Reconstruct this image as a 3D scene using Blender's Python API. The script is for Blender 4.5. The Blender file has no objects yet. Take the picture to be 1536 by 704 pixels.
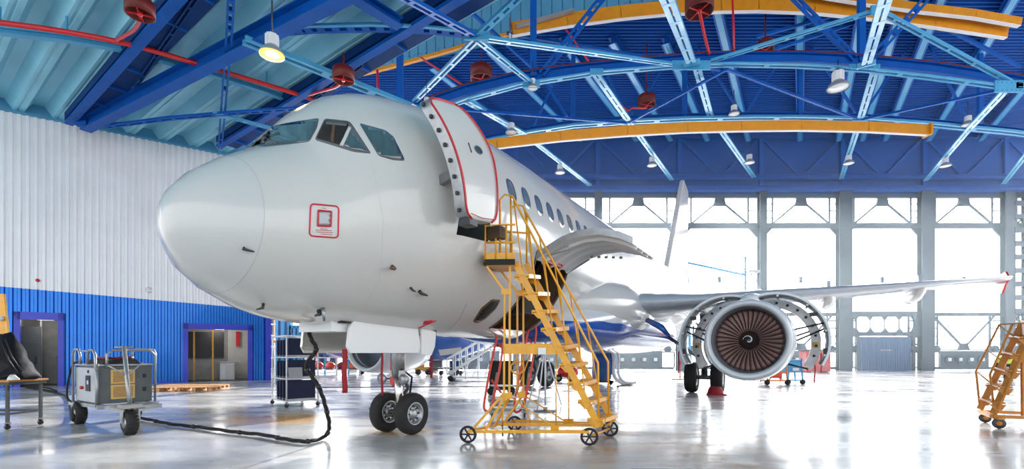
import bpy, bmesh, math, random
from mathutils import Vector, Matrix
from mathutils.bvhtree import BVHTree
random.seed(7)
SC=bpy.context.scene; COL=SC.collection
PI=math.pi
# ---------------------------------------------------------------- camera (level, eye height 1.5 m)
F=720.0; CX=768.0; HY=530.0; CZ=1.5
cam=bpy.data.cameras.new('camera'); camo=bpy.data.objects.new('camera',cam); COL.objects.link(camo); SC.camera=camo
camo.location=(0,0,CZ); camo.rotation_euler=(PI/2,0,0)
cam.sensor_width=36; cam.lens=36*F/1536; cam.shift_y=(HY-352)/1536; cam.clip_start=.05; cam.clip_end=500
def PZ(px,py,z): Y=F*(z-CZ)/(HY-py); return Vector(((px-CX)/F*Y,Y,z))
def PY(px,py,Y): return Vector(((px-CX)/F*Y,Y,CZ+(HY-py)/F*Y))
def G(px,py): return PZ(px,py,0.0)
# ---------------------------------------------------------------- materials
def lin(c): return tuple(((v/255)/12.92 if v/255<=.04045 else ((v/255+.055)/1.055)**2.4) for v in c)
M={}
def mat(name,rgb,rough=.5,metal=0,spec=.5,coat=0,var=0,vscale=3,emit=None,estr=0,bump=0,bscale=20,trans=0,alpha=None):
    m=bpy.data.materials.new(name); m.use_nodes=True; nt=m.node_tree; b=nt.nodes['Principled BSDF']
    c=lin(rgb); b.inputs['Base Color'].default_value=(*c,1); b.inputs['Roughness'].default_value=rough; b.inputs['Metallic'].default_value=metal
    b.inputs['Specular IOR Level'].default_value=spec; b.inputs['Coat Weight'].default_value=coat; b.inputs['Coat Roughness'].default_value=.05
    b.inputs['Transmission Weight'].default_value=trans
    tc=nt.nodes.new('ShaderNodeTexCoord')
    if var:
        n=nt.nodes.new('ShaderNodeTexNoise'); n.inputs['Scale'].default_value=vscale; n.inputs['Detail'].default_value=6
        nt.links.new(tc.outputs['Object'],n.inputs['Vector'])
        r=nt.nodes.new('ShaderNodeValToRGB'); r.color_ramp.elements[0].position=.35; r.color_ramp.elements[1].position=.68
        r.color_ramp.elements[0].color=(*[v*(1-var) for v in c],1); r.color_ramp.elements[1].color=(*[min(1,v*(1+var*.4)) for v in c],1)
        nt.links.new(n.outputs['Fac'],r.inputs['Fac']); nt.links.new(r.outputs['Color'],b.inputs['Base Color'])
    if bump:
        n2=nt.nodes.new('ShaderNodeTexNoise'); n2.inputs['Scale'].default_value=bscale
        nt.links.new(tc.outputs['Object'],n2.inputs['Vector'])
        bp=nt.nodes.new('ShaderNodeBump'); bp.inputs['Strength'].default_value=bump; bp.inputs['Distance'].default_value=.02
        nt.links.new(n2.outputs['Fac'],bp.inputs['Height']); nt.links.new(bp.outputs['Normal'],b.inputs['Normal'])
    if emit: b.inputs['Emission Color'].default_value=(*lin(emit),1); b.inputs['Emission Strength'].default_value=estr
    M[name]=m; return m
mat('white_paint',(205,204,201),.22,coat=.5,var=.05,vscale=.8)
mat('radome_paint',(197,198,198),.25,coat=.4,var=.03,vscale=1)
mat('wing_grey',(176,184,194),.3,coat=.3,var=.06)
mat('engine_white',(215,220,226),.25,coat=.4,var=.05)
mat('bare_metal',(205,205,200),.2,.9,var=.12,vscale=2)
mat('steel',(150,152,155),.35,.8,var=.15)
mat('galvanised',(165,168,172),.35,.7,var=.15,vscale=8)
mat('dark_steel',(70,72,76),.45,.5,var=.2)
mat('black_rubber',(32,31,32),.75,var=.2,vscale=15,bump=.2,bscale=60)
mat('black_plastic',(22,22,26),.4)
mat('seam_dark',(95,98,102),.6)
mat('opening_dark',(38,34,33),.8,var=.3)
mat('hold_brown',(98,74,56),.6,var=.35,vscale=2.5)
mat('cockpit_glass',(64,84,92),.06,coat=1,spec=.9,var=.25,vscale=1.5)
mat('cabin_glass',(95,112,128),.1,coat=.6)
mat('red_paint',(200,22,30),.35,coat=.3)
mat('red_line',(205,35,55),.5)
mat('brown_red',(108,30,28),.5,.2,var=.2)
mat('deep_red',(150,20,35),.7,var=.15)
mat('orange_red',(228,62,34),.35,coat=.2)
mat('yellow_paint',(234,164,16),.35,coat=.3,var=.12,vscale=6)
mat('crane_yellow',(222,146,18),.5,var=.08)
mat('ochre_paint',(200,130,50),.45,var=.2,vscale=6)
mat('tan_filter',(190,150,95),.8,var=.2,vscale=30)
mat('tan_frame',(225,185,110),.6)
mat('blue_steel',(2,86,176),.5,spec=.2,var=.12,vscale=1.5)
mat('lit_blue_steel',(70,160,205),.4,coat=.15,var=.1,vscale=1.5)  # blue roof steel again, with light from the floor put into the colour
mat('navy_steel',(6,56,118),.6,0,.2,var=.15)
mat('deck_teal',(138,206,228),.4,.15,var=.16,vscale=.35)
mat('deck_blue',(6,78,162),.6,0,.15,var=.12,vscale=.25)
mat('panel_teal',(80,150,186),.5,.1,var=.1,vscale=.6)
mat('wall_white',(238,239,244),.33,.15,var=.05,vscale=.7)
mat('wall_blue',(16,112,205),.22,.5,coat=.2,var=.08,vscale=.8)
mat('frame_blue',(40,60,205),.35,coat=.2,var=.15,vscale=1.2)
mat('gate_grey',(54,68,88),.5,.1,var=.1)
mat('gate_column',(44,58,80),.5,.1,var=.1)
mat('gate_door_blue',(66,102,148),.5,var=.08)
mat('room_grey',(150,150,148),.7,var=.15)
mat('room_light',(188,188,182),.6,var=.08)
mat('room_floor',(95,88,80),.7,var=.2)
mat('wood',(214,160,104),.65,var=.25,vscale=9)
mat('cart_panel',(196,198,200),.35,.2,var=.05)
mat('cart_grey',(98,104,106),.45,.2,var=.1)
mat('navy_fabric',(34,40,72),.8,var=.2,vscale=4)
mat('navy_bag',(12,14,26),.65,0,.25,var=.2,bump=.5,bscale=8)
mat('white_cloth',(225,222,218),.8,bump=.6,bscale=15)
mat('aircraft_blue',(36,92,176),.25,coat=.6,var=.15,vscale=1.5)
mat('tarp_blue',(40,84,150),.5,var=.25,vscale=3)
mat('sky_blue_paint',(70,165,215),.4,var=.15)
mat('white_frame',(232,234,238),.4)
mat('orange_paint',(235,120,40),.45,var=.1)
mat('lamp_grey',(165,168,172),.4,.4)
mat('lamp_lens_off',(235,238,240),.3)
mat('lamp_lens_lit',(255,190,90),.4,emit=(255,148,48),estr=2.2)
mat('hi_vis',(215,235,40),.6)
mat('work_navy',(40,42,54),.8)
mat('skin',(196,150,124),.55)
mat('hair',(46,34,28),.7)
mat('label_white',(228,230,232),.5)
mat('fan_blade',(128,102,98),.45,.45,var=.2)
mat('inlet_liner',(120,128,142),.4,.35,var=.1)
mat('spinner_black',(52,42,44),.35,coat=.3)
mat('apron',(200,200,198),.7,var=.1)
mat('window_glass',(235,240,245),.05)
def glass_mat():
    m=M['window_glass']; nt=m.node_tree; nt.nodes.clear()
    o=nt.nodes.new('ShaderNodeOutputMaterial'); t=nt.nodes.new('ShaderNodeBsdfTransparent'); g=nt.nodes.new('ShaderNodeBsdfGlossy'); mx=nt.nodes.new('ShaderNodeMixShader')
    g.inputs['Roughness'].default_value=.05; mx.inputs[0].default_value=.06; t.inputs['Color'].default_value=(.94,.97,1,1)
    nt.links.new(t.outputs[0],mx.inputs[1]); nt.links.new(g.outputs[0],mx.inputs[2]); nt.links.new(mx.outputs[0],o.inputs[0])
glass_mat()
def floor_mat():
    m=bpy.data.materials.new('polished_floor'); m.use_nodes=True; nt=m.node_tree; b=nt.nodes['Principled BSDF']; L=nt.links.new
    tc=nt.nodes.new('ShaderNodeTexCoord'); mp=nt.nodes.new('ShaderNodeMapping'); mp.inputs['Scale'].default_value=(.35,1,1); L(tc.outputs['Object'],mp.inputs['Vector'])
    n=nt.nodes.new('ShaderNodeTexNoise'); n.inputs['Scale'].default_value=.55; n.inputs['Detail'].default_value=8; n.inputs['Roughness'].default_value=.62; L(mp.outputs[0],n.inputs['Vector'])
    r=nt.nodes.new('ShaderNodeValToRGB'); e=r.color_ramp.elements; e[0].position=.3; e[0].color=(*lin((150,147,145)),1); e[1].position=.62; e[1].color=(*lin((208,206,204)),1); L(n.outputs['Fac'],r.inputs['Fac'])
    # yellow-orange patches broken up by noise
    n3=nt.nodes.new('ShaderNodeTexNoise'); n3.inputs['Scale'].default_value=2.2; n3.inputs['Detail'].default_value=5; L(tc.outputs['Object'],n3.inputs['Vector'])
    sx=nt.nodes.new('ShaderNodeSeparateXYZ'); L(tc.outputs['Object'],sx.inputs[0])
    def band(cx,cy,rx,ry):
        a=nt.nodes.new('ShaderNodeMath'); a.operation='SUBTRACT'; L(sx.outputs['X'],a.inputs[0]); a.inputs[1].default_value=cx
        a2=nt.nodes.new('ShaderNodeMath'); a2.operation='DIVIDE'; L(a.outputs[0],a2.inputs[0]); a2.inputs[1].default_value=rx
        a3=nt.nodes.new('ShaderNodeMath'); a3.operation='POWER'; L(a2.outputs[0],a3.inputs[0]); a3.inputs[1].default_value=2
        c=nt.nodes.new('ShaderNodeMath'); c.operation='SUBTRACT'; L(sx.outputs['Y'],c.inputs[0]); c.inputs[1].default_value=cy
        c2=nt.nodes.new('ShaderNodeMath'); c2.operation='DIVIDE'; L(c.outputs[0],c2.inputs[0]); c2.inputs[1].default_value=ry
        c3=nt.nodes.new('ShaderNodeMath'); c3.operation='POWER'; L(c2.outputs[0],c3.inputs[0]); c3.inputs[1].default_value=2
        s=nt.nodes.new('ShaderNodeMath'); s.operation='ADD'; L(a3.outputs[0],s.inputs[0]); L(c3.outputs[0],s.inputs[1])
        k=nt.nodes.new('ShaderNodeMath'); k.operation='SUBTRACT'; k.inputs[0].default_value=1; L(s.outputs[0],k.inputs[1]); k.use_clamp=True
        return k
    ks=[band(-5.3,11.0,1.7,1.2),band(-2.0,9.2,.8,.6)]
    sm=nt.nodes.new('ShaderNodeMath'); sm.operation='ADD'; L(ks[0].outputs[0],sm.inputs[0]); L(ks[1].outputs[0],sm.inputs[1])
    mu=nt.nodes.new('ShaderNodeMath'); mu.operation='MULTIPLY'; L(sm.outputs[0],mu.inputs[0]); L(n3.outputs['Fac'],mu.inputs[1])
    mu2=nt.nodes.new('ShaderNodeMapRange'); mu2.inputs['From Min'].default_value=.04; mu2.inputs['From Max'].default_value=.5; mu2.inputs['To Max'].default_value=.9; L(mu.outputs[0],mu2.inputs['Value'])
    mx=nt.nodes.new('ShaderNodeMix'); mx.data_type='RGBA'; L(mu2.outputs[0],mx.inputs['Factor']); L(r.outputs[0],mx.inputs[6]); mx.inputs[7].default_value=(*lin((240,180,84)),1)
    kb=band(2.6,8.4,2.4,3.0); n4=nt.nodes.new('ShaderNodeTexNoise'); n4.inputs['Scale'].default_value=1.6; n4.inputs['Detail'].default_value=9; n4.inputs['Roughness'].default_value=.7
    mp4=nt.nodes.new('ShaderNodeMapping'); mp4.inputs['Scale'].default_value=(.5,1.6,1); L(tc.outputs['Object'],mp4.inputs['Vector']); L(mp4.outputs[0],n4.inputs['Vector'])
    m4=nt.nodes.new('ShaderNodeMapRange'); m4.inputs['From Min'].default_value=.42; m4.inputs['From Max'].default_value=.62; m4.inputs['To Max'].default_value=1.6; L(n4.outputs['Fac'],m4.inputs['Value'])
    m5=nt.nodes.new('ShaderNodeMath'); m5.operation='MULTIPLY'; m5.use_clamp=True; L(m4.outputs[0],m5.inputs[0]); L(kb.outputs[0],m5.inputs[1])
    mx2=nt.nodes.new('ShaderNodeMix'); mx2.data_type='RGBA'; L(m5.outputs[0],mx2.inputs['Factor']); L(mx.outputs[2],mx2.inputs[6]); mx2.inputs[7].default_value=(*lin((176,136,98)),1)
    L(mx2.outputs[2],b.inputs['Base Color'])
    n2=nt.nodes.new('ShaderNodeTexNoise'); n2.inputs['Scale'].default_value=1.3; n2.inputs['Detail'].default_value=7; L(mp.outputs[0],n2.inputs['Vector'])
    mr=nt.nodes.new('ShaderNodeMapRange'); mr.inputs['From Min'].default_value=.35; mr.inputs['From Max'].default_value=.7; mr.inputs['To Min'].default_value=.13; mr.inputs['To Max'].default_value=.4; L(n2.outputs['Fac'],mr.inputs['Value']); L(mr.outputs[0],b.inputs['Roughness'])
    b.inputs['Specular IOR Level'].default_value=.7; b.inputs['Coat Weight'].default_value=.15; b.inputs['Coat Roughness'].default_value=.08
    bp=nt.nodes.new('ShaderNodeBump'); bp.inputs['Strength'].default_value=.12; bp.inputs['Distance'].default_value=.02
    L(n2.outputs['Fac'],bp.inputs['Height']); L(bp.outputs['Normal'],b.inputs['Normal'])
    M['floor']=m
floor_mat()
# ---------------------------------------------------------------- mesh builder
class MB:
    def __init__(s): s.v=[]; s.f=[]; s.sm=[]
    def add(s,vs,fs,smooth=False):
        o=len(s.v); s.v+= [Vector(v) for v in vs]; s.f+=[[i+o for i in f] for f in fs]; s.sm+=[smooth]*len(fs); return s
    def box(s,c,size,rz=0,mtx=None):
        m=mtx or (Matrix.Translation(Vector(c))@Matrix.Rotation(rz,4,'Z'))
        hx,hy,hz=[d/2 for d in size]
        vs=[m@Vector((x*hx,y*hy,z*hz)) for x in(-1,1) for y in(-1,1) for z in(-1,1)]
        return s.add(vs,[(0,1,3,2),(4,6,7,5),(0,4,5,1),(2,3,7,6),(0,2,6,4),(1,5,7,3)])
    def bar(s,p,q,w,h=None,up=(0,0,1),shift=(0,0)):
        p=Vector(p);q=Vector(q); h=h or w; d=(q-p); 
        if d.length<1e-6: return s
        d.normalize(); u=Vector(up)
        if abs(d.dot(u))>.98: u=Vector((1,0,0))
        x=d.cross(u).normalized(); y=x.cross(d).normalized()
        o=x*shift[0]+y*shift[1]
        vs=[b+o+x*(sx*w/2)+y*(sy*h/2) for b in(p,q) for sx,sy in((-1,-1),(1,-1),(1,1),(-1,1))]
        return s.add(vs,[(0,3,2,1),(4,5,6,7),(0,1,5,4),(1,2,6,5),(2,3,7,6),(3,0,4,7)])
    def ibeam(s,p,q,w,h,t=.03,up=(0,0,1)):
        s.bar(p,q,w,t,up,(0,h/2)); s.bar(p,q,w,t,up,(0,-h/2)); s.bar(p,q,t,h,up); return s
    def twin(s,p,q,w,h,up=(0,0,1),n=4,g=.3):
        t=w*g
        s.bar(p,q,t,h,up,(-(w-t)/2,0)); s.bar(p,q,t,h,up,((w-t)/2,0))
        p=Vector(p);q=Vector(q); d=(q-p).normalized()
        for i in range(n):
            c=p.lerp(q,(i+.5)/n); s.bar(c-d*w*.35,c+d*w*.35,w*.9,h*1.1,up)
        return s
    def tube(s,pts,r,n=8,closed=False,cap=True):
        pts=[Vector(p) for p in pts]; N=len(pts); rs=r if isinstance(r,(list,tuple)) else [r]*N
        vs=[]; prev=None
        for i,p in enumerate(pts):
            if closed: d=(pts[(i+1)%N]-pts[i-1]).normalized()
            else:
                a=pts[max(0,i-1)]; b=pts[min(N-1,i+1)]; d=(b-a).normalized()
            if prev is None:
                u=Vector((0,0,1)) if abs(d.z)<.9 else Vector((1,0,0))
            else: u=prev
            x=d.cross(u)
            if x.length<1e-5: x=d.cross(Vector((0,1,0)))
            x.normalize(); y=x.cross(d).normalized(); prev=y
            vs+=[p+(x*math.cos(2*PI*k/n)+y*math.sin(2*PI*k/n))*rs[i] for k in range(n)]
        fs=[]
        for i in range(N if closed else N-1):
            j=(i+1)%N
            fs+=[(i*n+k,i*n+(k+1)%n,j*n+(k+1)%n,j*n+k) for k in range(n)]
        s.add(vs,fs,True)
        if cap and not closed:
            s.add(vs[:n],[tuple(range(n))[::-1]]); s.add(vs[-n:],[tuple(range(n))])
        return s
    def lathe(s,prof,o=(0,0,0),axis=(0,0,1),n=32,a0=0,a1=2*PI,smooth=True,xdir=None):
        ax=Vector(axis).normalized(); u=Vector(xdir) if xdir else (Vector((0,0,1)) if abs(ax.z)<.9 else Vector((1,0,0)))
        x=(u-ax*u.dot(ax)).normalized(); y=ax.cross(x); o=Vector(o); full=abs(a1-a0-2*PI)<1e-6; m=n if full else n+1
        vs=[]
        for h,r in prof:
            vs+=[o+ax*h+(x*math.cos(a0+(a1-a0)*k/n)+y*math.sin(a0+(a1-a0)*k/n))*r for k in range(m)]
        fs=[]
        for i in range(len(prof)-1):
            for k in range(n): k2=(k+1)%m; fs.append((i*m+k,i*m+k2,(i+1)*m+k2,(i+1)*m+k))
        return s.add(vs,fs,smooth)
    def cyl(s,p,q,r,n=16,r2=None):
        p=Vector(p);q=Vector(q); L=(q-p).length; r2=r if r2 is None else r2
        return s.lathe([(0,0),(0,r),(L,r2),(L,0)],p,(q-p),n,smooth=False) if n<8 else s.lathe([(0,0),(0,r)],p,q-p,n).lathe([(0,r),(L,r2)],p,q-p,n).lathe([(L,r2),(L,0)],p,q-p,n)
    def prism(s,poly,p0,e1,e2,n,th):
        # poly: 2-D outline in e1,e2; thickness th along n
        p0=Vector(p0);e1=Vector(e1);e2=Vector(e2);n=Vector(n); k=len(poly)
        a=[p0+e1*x+e2*y for x,y in poly]; b=[v+n*th for v in a]
        return s.add(a+b,[tuple(range(k))[::-1],tuple(range(k,2*k))]+[(i,(i+1)%k,k+(i+1)%k,k+i) for i in range(k)])
    def grid(s,rows,smooth=True,closed=False):
        n=len(rows[0]); vs=[v for r in rows for v in r]; fs=[]
        for i in range(len(rows)-1):
            for k in range(n if closed else n-1): k2=(k+1)%n; fs.append((i*n+k,i*n+k2,(i+1)*n+k2,(i+1)*n+k))
        return s.add(vs,fs,smooth)
    def sphere(s,c,r,n=16,m=10,sc=(1,1,1)):
        c=Vector(c); rows=[[c+Vector((math.cos(2*PI*k/n)*math.sin(PI*i/m)*r*sc[0],math.sin(2*PI*k/n)*math.sin(PI*i/m)*r*sc[1],math.cos(PI*i/m)*r*sc[2])) for k in range(n)] for i in range(m+1)]
        return s.grid(rows,True,True)
    def build(s,name,m,parent=None,world=True,fix=True,bevel=0):
        me=bpy.data.meshes.new(name); off=wl(parent) if (parent is not None and world) else Vector((0,0,0))
        me.from_pydata([v-off for v in s.v],[],s.f); me.polygons.foreach_set('use_smooth',s.sm)
        if fix:
            bm=bmesh.new(); bm.from_mesh(me); bmesh.ops.remove_doubles(bm,verts=bm.verts,dist=1e-5); bmesh.ops.recalc_face_normals(bm,faces=bm.faces); bm.to_mesh(me); bm.free()
        me.update(); me.materials.append(M[m] if isinstance(m,str) else m)
        o=bpy.data.objects.new(name,me); COL.objects.link(o)
        if parent is not None: o.parent=parent
        if bevel:
            b=o.modifiers.new('bevel','BEVEL'); b.width=bevel; b.segments=2; b.limit_method='ANGLE'
        return o
WL={}
def wl(o):
    v=Vector((0,0,0))
    while o is not None: v=v+o.location; o=o.parent
    return v
def tag(o,label=None,cat=None,group=None,kind=None):
    if label: o['label']=label
    if cat: o['category']=cat
    if group: o['group']=group
    if kind: o['kind']=kind
    return o
def empty(name,loc,label=None,cat=None,group=None,kind=None,rz=0):
    o=bpy.data.objects.new(name,None); COL.objects.link(o); o.location=loc; o.rotation_euler=(0,0,rz); o.empty_display_size=.2
    return tag(o,label,cat,group,kind)
def copy_tree(o,parent=None):
    c=o.copy(); COL.objects.link(c)
    if parent is not None: c.parent=parent
    for ch in [x for x in COL.objects if x.parent==o]: copy_tree(ch,c)
    return c
def dup(o,loc,label,rz=None,scale=None,group=None):
    c=copy_tree(o); c.location=loc; c['label']=label
    if rz is not None: c.rotation_euler=(0,0,rz)
    if scale is not None: c.scale=(scale,)*3
    if group: c['group']=group
    return c
def arc(c,r,a0,a1,e1,e2,n=12):
    c=Vector(c); e1=Vector(e1); e2=Vector(e2)
    return [c+e1*(r*math.cos(a0+(a1-a0)*i/n))+e2*(r*math.sin(a0+(a1-a0)*i/n)) for i in range(n+1)]
def smooth_path(pts,k=6):
    pts=[Vector(p) for p in pts]; P=[pts[0]]+pts+[pts[-1]]; out=[]
    for i in range(1,len(P)-2):
        for j in range(k):
            t=j/k; p0,p1,p2,p3=P[i-1:i+3]
            out.append(.5*((2*p1)+(p2-p0)*t+(2*p0-5*p1+4*p2-p3)*t*t+(3*p1-p0-3*p2+p3)*t**3))
    out.append(pts[-1]); return out
# ================================================================ SETTING
ORD=['first','second','third','fourth','fifth','sixth','seventh','eighth','ninth','tenth','eleventh','twelfth','thirteenth','fourteenth','fifteenth']
GY=41.5
tag(MB().box((5,35,-.1),(150,110,.2)).build('floor','floor'),kind='structure')
# --- left wall
W0=Vector((-22.2,20.8,0)); Wd=Vector((.824,.566,0)).normalized(); Wn=Vector((Wd.y,-Wd.x,0))
def WP(l,z,n=0): return W0+Wd*l+Wn*n+Vector((0,0,z))
def corrug(l0,l1,pitch,z0f,z1f,holes=()):
    mb=MB(); d=.075; l=l0; pts=[]
    while l<l1: pts+=[(l,0),(l+pitch*.38,0),(l+pitch*.52,d),(l+pitch*.86,d)]; l+=pitch
    pts=[p for p in pts if p[0]<=l1]+[(l1,0)]
    for (a,da),(b,db) in zip(pts,pts[1:]):
        m=(a+b)/2; z0=z0f(m); z1=z1f(m)
        for h0,h1,hz in holes:
            if h0<m<h1: z0=max(z0,hz)
        if z1>z0: mb.add([WP(a,z0f(a) if z0==z0f(m) else z0,da),WP(b,z0f(b) if z0==z0f(m) else z0,db),WP(b,z1f(b) if z1==z1f(m) else z1,db),WP(a,z1f(a) if z1==z1f(m) else z1,da)],[(0,1,2,3)])
    return mb
LE0,LE1=-9.0,10.35
bt=lambda l:4.39-.047*l
wall=tag(corrug(LE0,LE1,.262,lambda l:bt(l),lambda l:12.03).build('wall_left','wall_white'),kind='structure')
corrug(LE0,LE1,.262,lambda l:0.0,bt,((.52,2.02,3.15),(6.6,9.6,2.9))).build('blue_cladding','wall_blue',wall)
mb=MB(); mb.bar(WP(LE0,12.42,-.12),WP(LE1+.2,12.42,-.12),.1,.8); mb.build('eaves_closure','panel_teal',wall)
mb=MB(); mb.bar(WP(LE0,12.06,.05),WP(LE1,12.06,.05),.12,.09); mb.build('top_flashing','panel_teal',wall)
mb=MB(); mb.bar(WP(LE0,.03,.06),WP(.5,.03,.06),.05,.06); mb.bar(WP(2.03,.03,.06),WP(6.57,.03,.06),.05,.06); mb.build('base_strip','frame_blue',wall)
tag(MB().bar(WP(LE1+.1,0,.0),WP(LE1+.1,12.1,.0),.28,.24,up=Wn).build('trim_1','frame_blue'),kind='structure')
# small round sensors on the wall
s=empty('wall_sensor',WP(5.15,4.62,.1),'small round white sensor low on the white wall cladding','sensor')
MB().cyl(WP(5.15,4.62,.04),WP(5.15,4.62,.12),.14,16).build('housing','label_white',s)
s=empty('alarm_button',WP(1.2,4.75,.08),'tiny red alarm button on the white cladding above the narrow doorway','alarm')
MB().cyl(WP(1.2,4.75,.04),WP(1.2,4.75,.1),.07,12).build('button','red_paint',s)
def doorway(name,l0,l1,zt,fw,zf):
    d=MB()
    d.bar(WP(l0+fw/2,0,.06),WP(l0+fw/2,zf,.06),fw,.22,up=Wn); d.bar(WP(l1-fw/2,0,.06),WP(l1-fw/2,zf,.06),fw,.22,up=Wn)
    d.bar(WP(l0,(zt+zf)/2,.06),WP(l1,(zt+zf)/2,.06),.22,zf-zt)
    return tag(d.build(name,'frame_blue'),kind='structure')
doorway('door_1',.46,2.08,2.98,.2,3.32); doorway('door_2',6.55,9.68,2.74,.22,3.03)
def room(n,l0,l1,dep,h):
    def box(l_0,l_1,n0,n1,z0,z1,nm,m,par=None):
        b=MB(); vs=[WP(l,z,nn) for l in(l_0,l_1) for nn in(n0,n1) for z in(z0,z1)]
        b.add(vs,[(0,1,3,2),(4,6,7,5),(0,4,5,1),(2,3,7,6),(0,2,6,4),(1,5,7,3)]); return b.build(nm,m,par)
    w=tag(box(l0,l1,-dep-.1,-dep,0,h,'wall_room','room_grey'),kind='structure')
    box(l0-.1,l0,-dep,-.04,0,h,'side_wall','room_light',w); box(l1,l1+.1,-dep,-.04,0,h,'side_wall','room_light',w)
    box(l0,l1,-dep,-.04,h,h+.1,'soffit','room_grey',w); box(l0,l1,-dep,-.04,.0,.015,'floor_screed','room_floor',w)
    return box
box=room(1,.3,2.3,2.2,3.3)
box(.3,1.05,-1.5,-1.42,.02,2.75,'door_3','cart_grey'); tag(bpy.data.objects['door_3'],kind='structure')
box(.84,.9,-1.42,-1.34,1.0,1.35,'door_handle','dark_steel',bpy.data.objects['door_3'])
a=tag(box(1.55,2.2,-2.1,-1.5,.02,1.35,'grey_cabinet','cart_grey'),'low grey cabinet standing inside the narrow left doorway','cabinet')
box(1.0,1.06,-1.6,-1.5,.02,3.2,'trim_2','room_light'); tag(bpy.data.objects['trim_2'],kind='structure')
box=room(2,6.4,9.9,2.6,3.2)
def wthing(nm,label,cat,l,n=-1): return empty(nm,WP(l,0,n),label,cat)
g=wthing('gate_frame','yellow steel frame posts standing inside the wide doorway','frame',7.3)
for l in(7.0,7.85): box(l,l+.08,-1.05,-.95,.02,2.9,'post','yellow_paint',g)
box(7.0,7.93,-1.05,-.95,2.84,2.9,'top_rail','yellow_paint',g)
box(6.45,8.5,-2.6,-2.5,1.25,2.7,'window_6','black_plastic'); tag(bpy.data.objects['window_6'],kind='structure')
c=wthing('utility_cabinet','white utility cabinet with worktop inside the wide doorway','cabinet',8.6,-1.8)
box(8.25,8.95,-2.1,-1.5,.02,.95,'body','label_white',c); box(8.2,9.25,-2.15,-1.45,.97,1.02,'worktop','room_light',c); box(8.5,8.9,-1.5,-1.46,.1,.85,'door','white_paint',c)
e=wthing('fire_hose_case','tall red case fixed on the room wall inside the wide doorway','case',9.2,-2.4)
box(9.1,9.3,-2.5,-2.35,1.9,2.75,'case_body','red_paint',e)
box(8.7,9.9,-2.59,-2.52,.02,3.1,'panel','room_light',bpy.data.objects['wall_room.001'])
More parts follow.
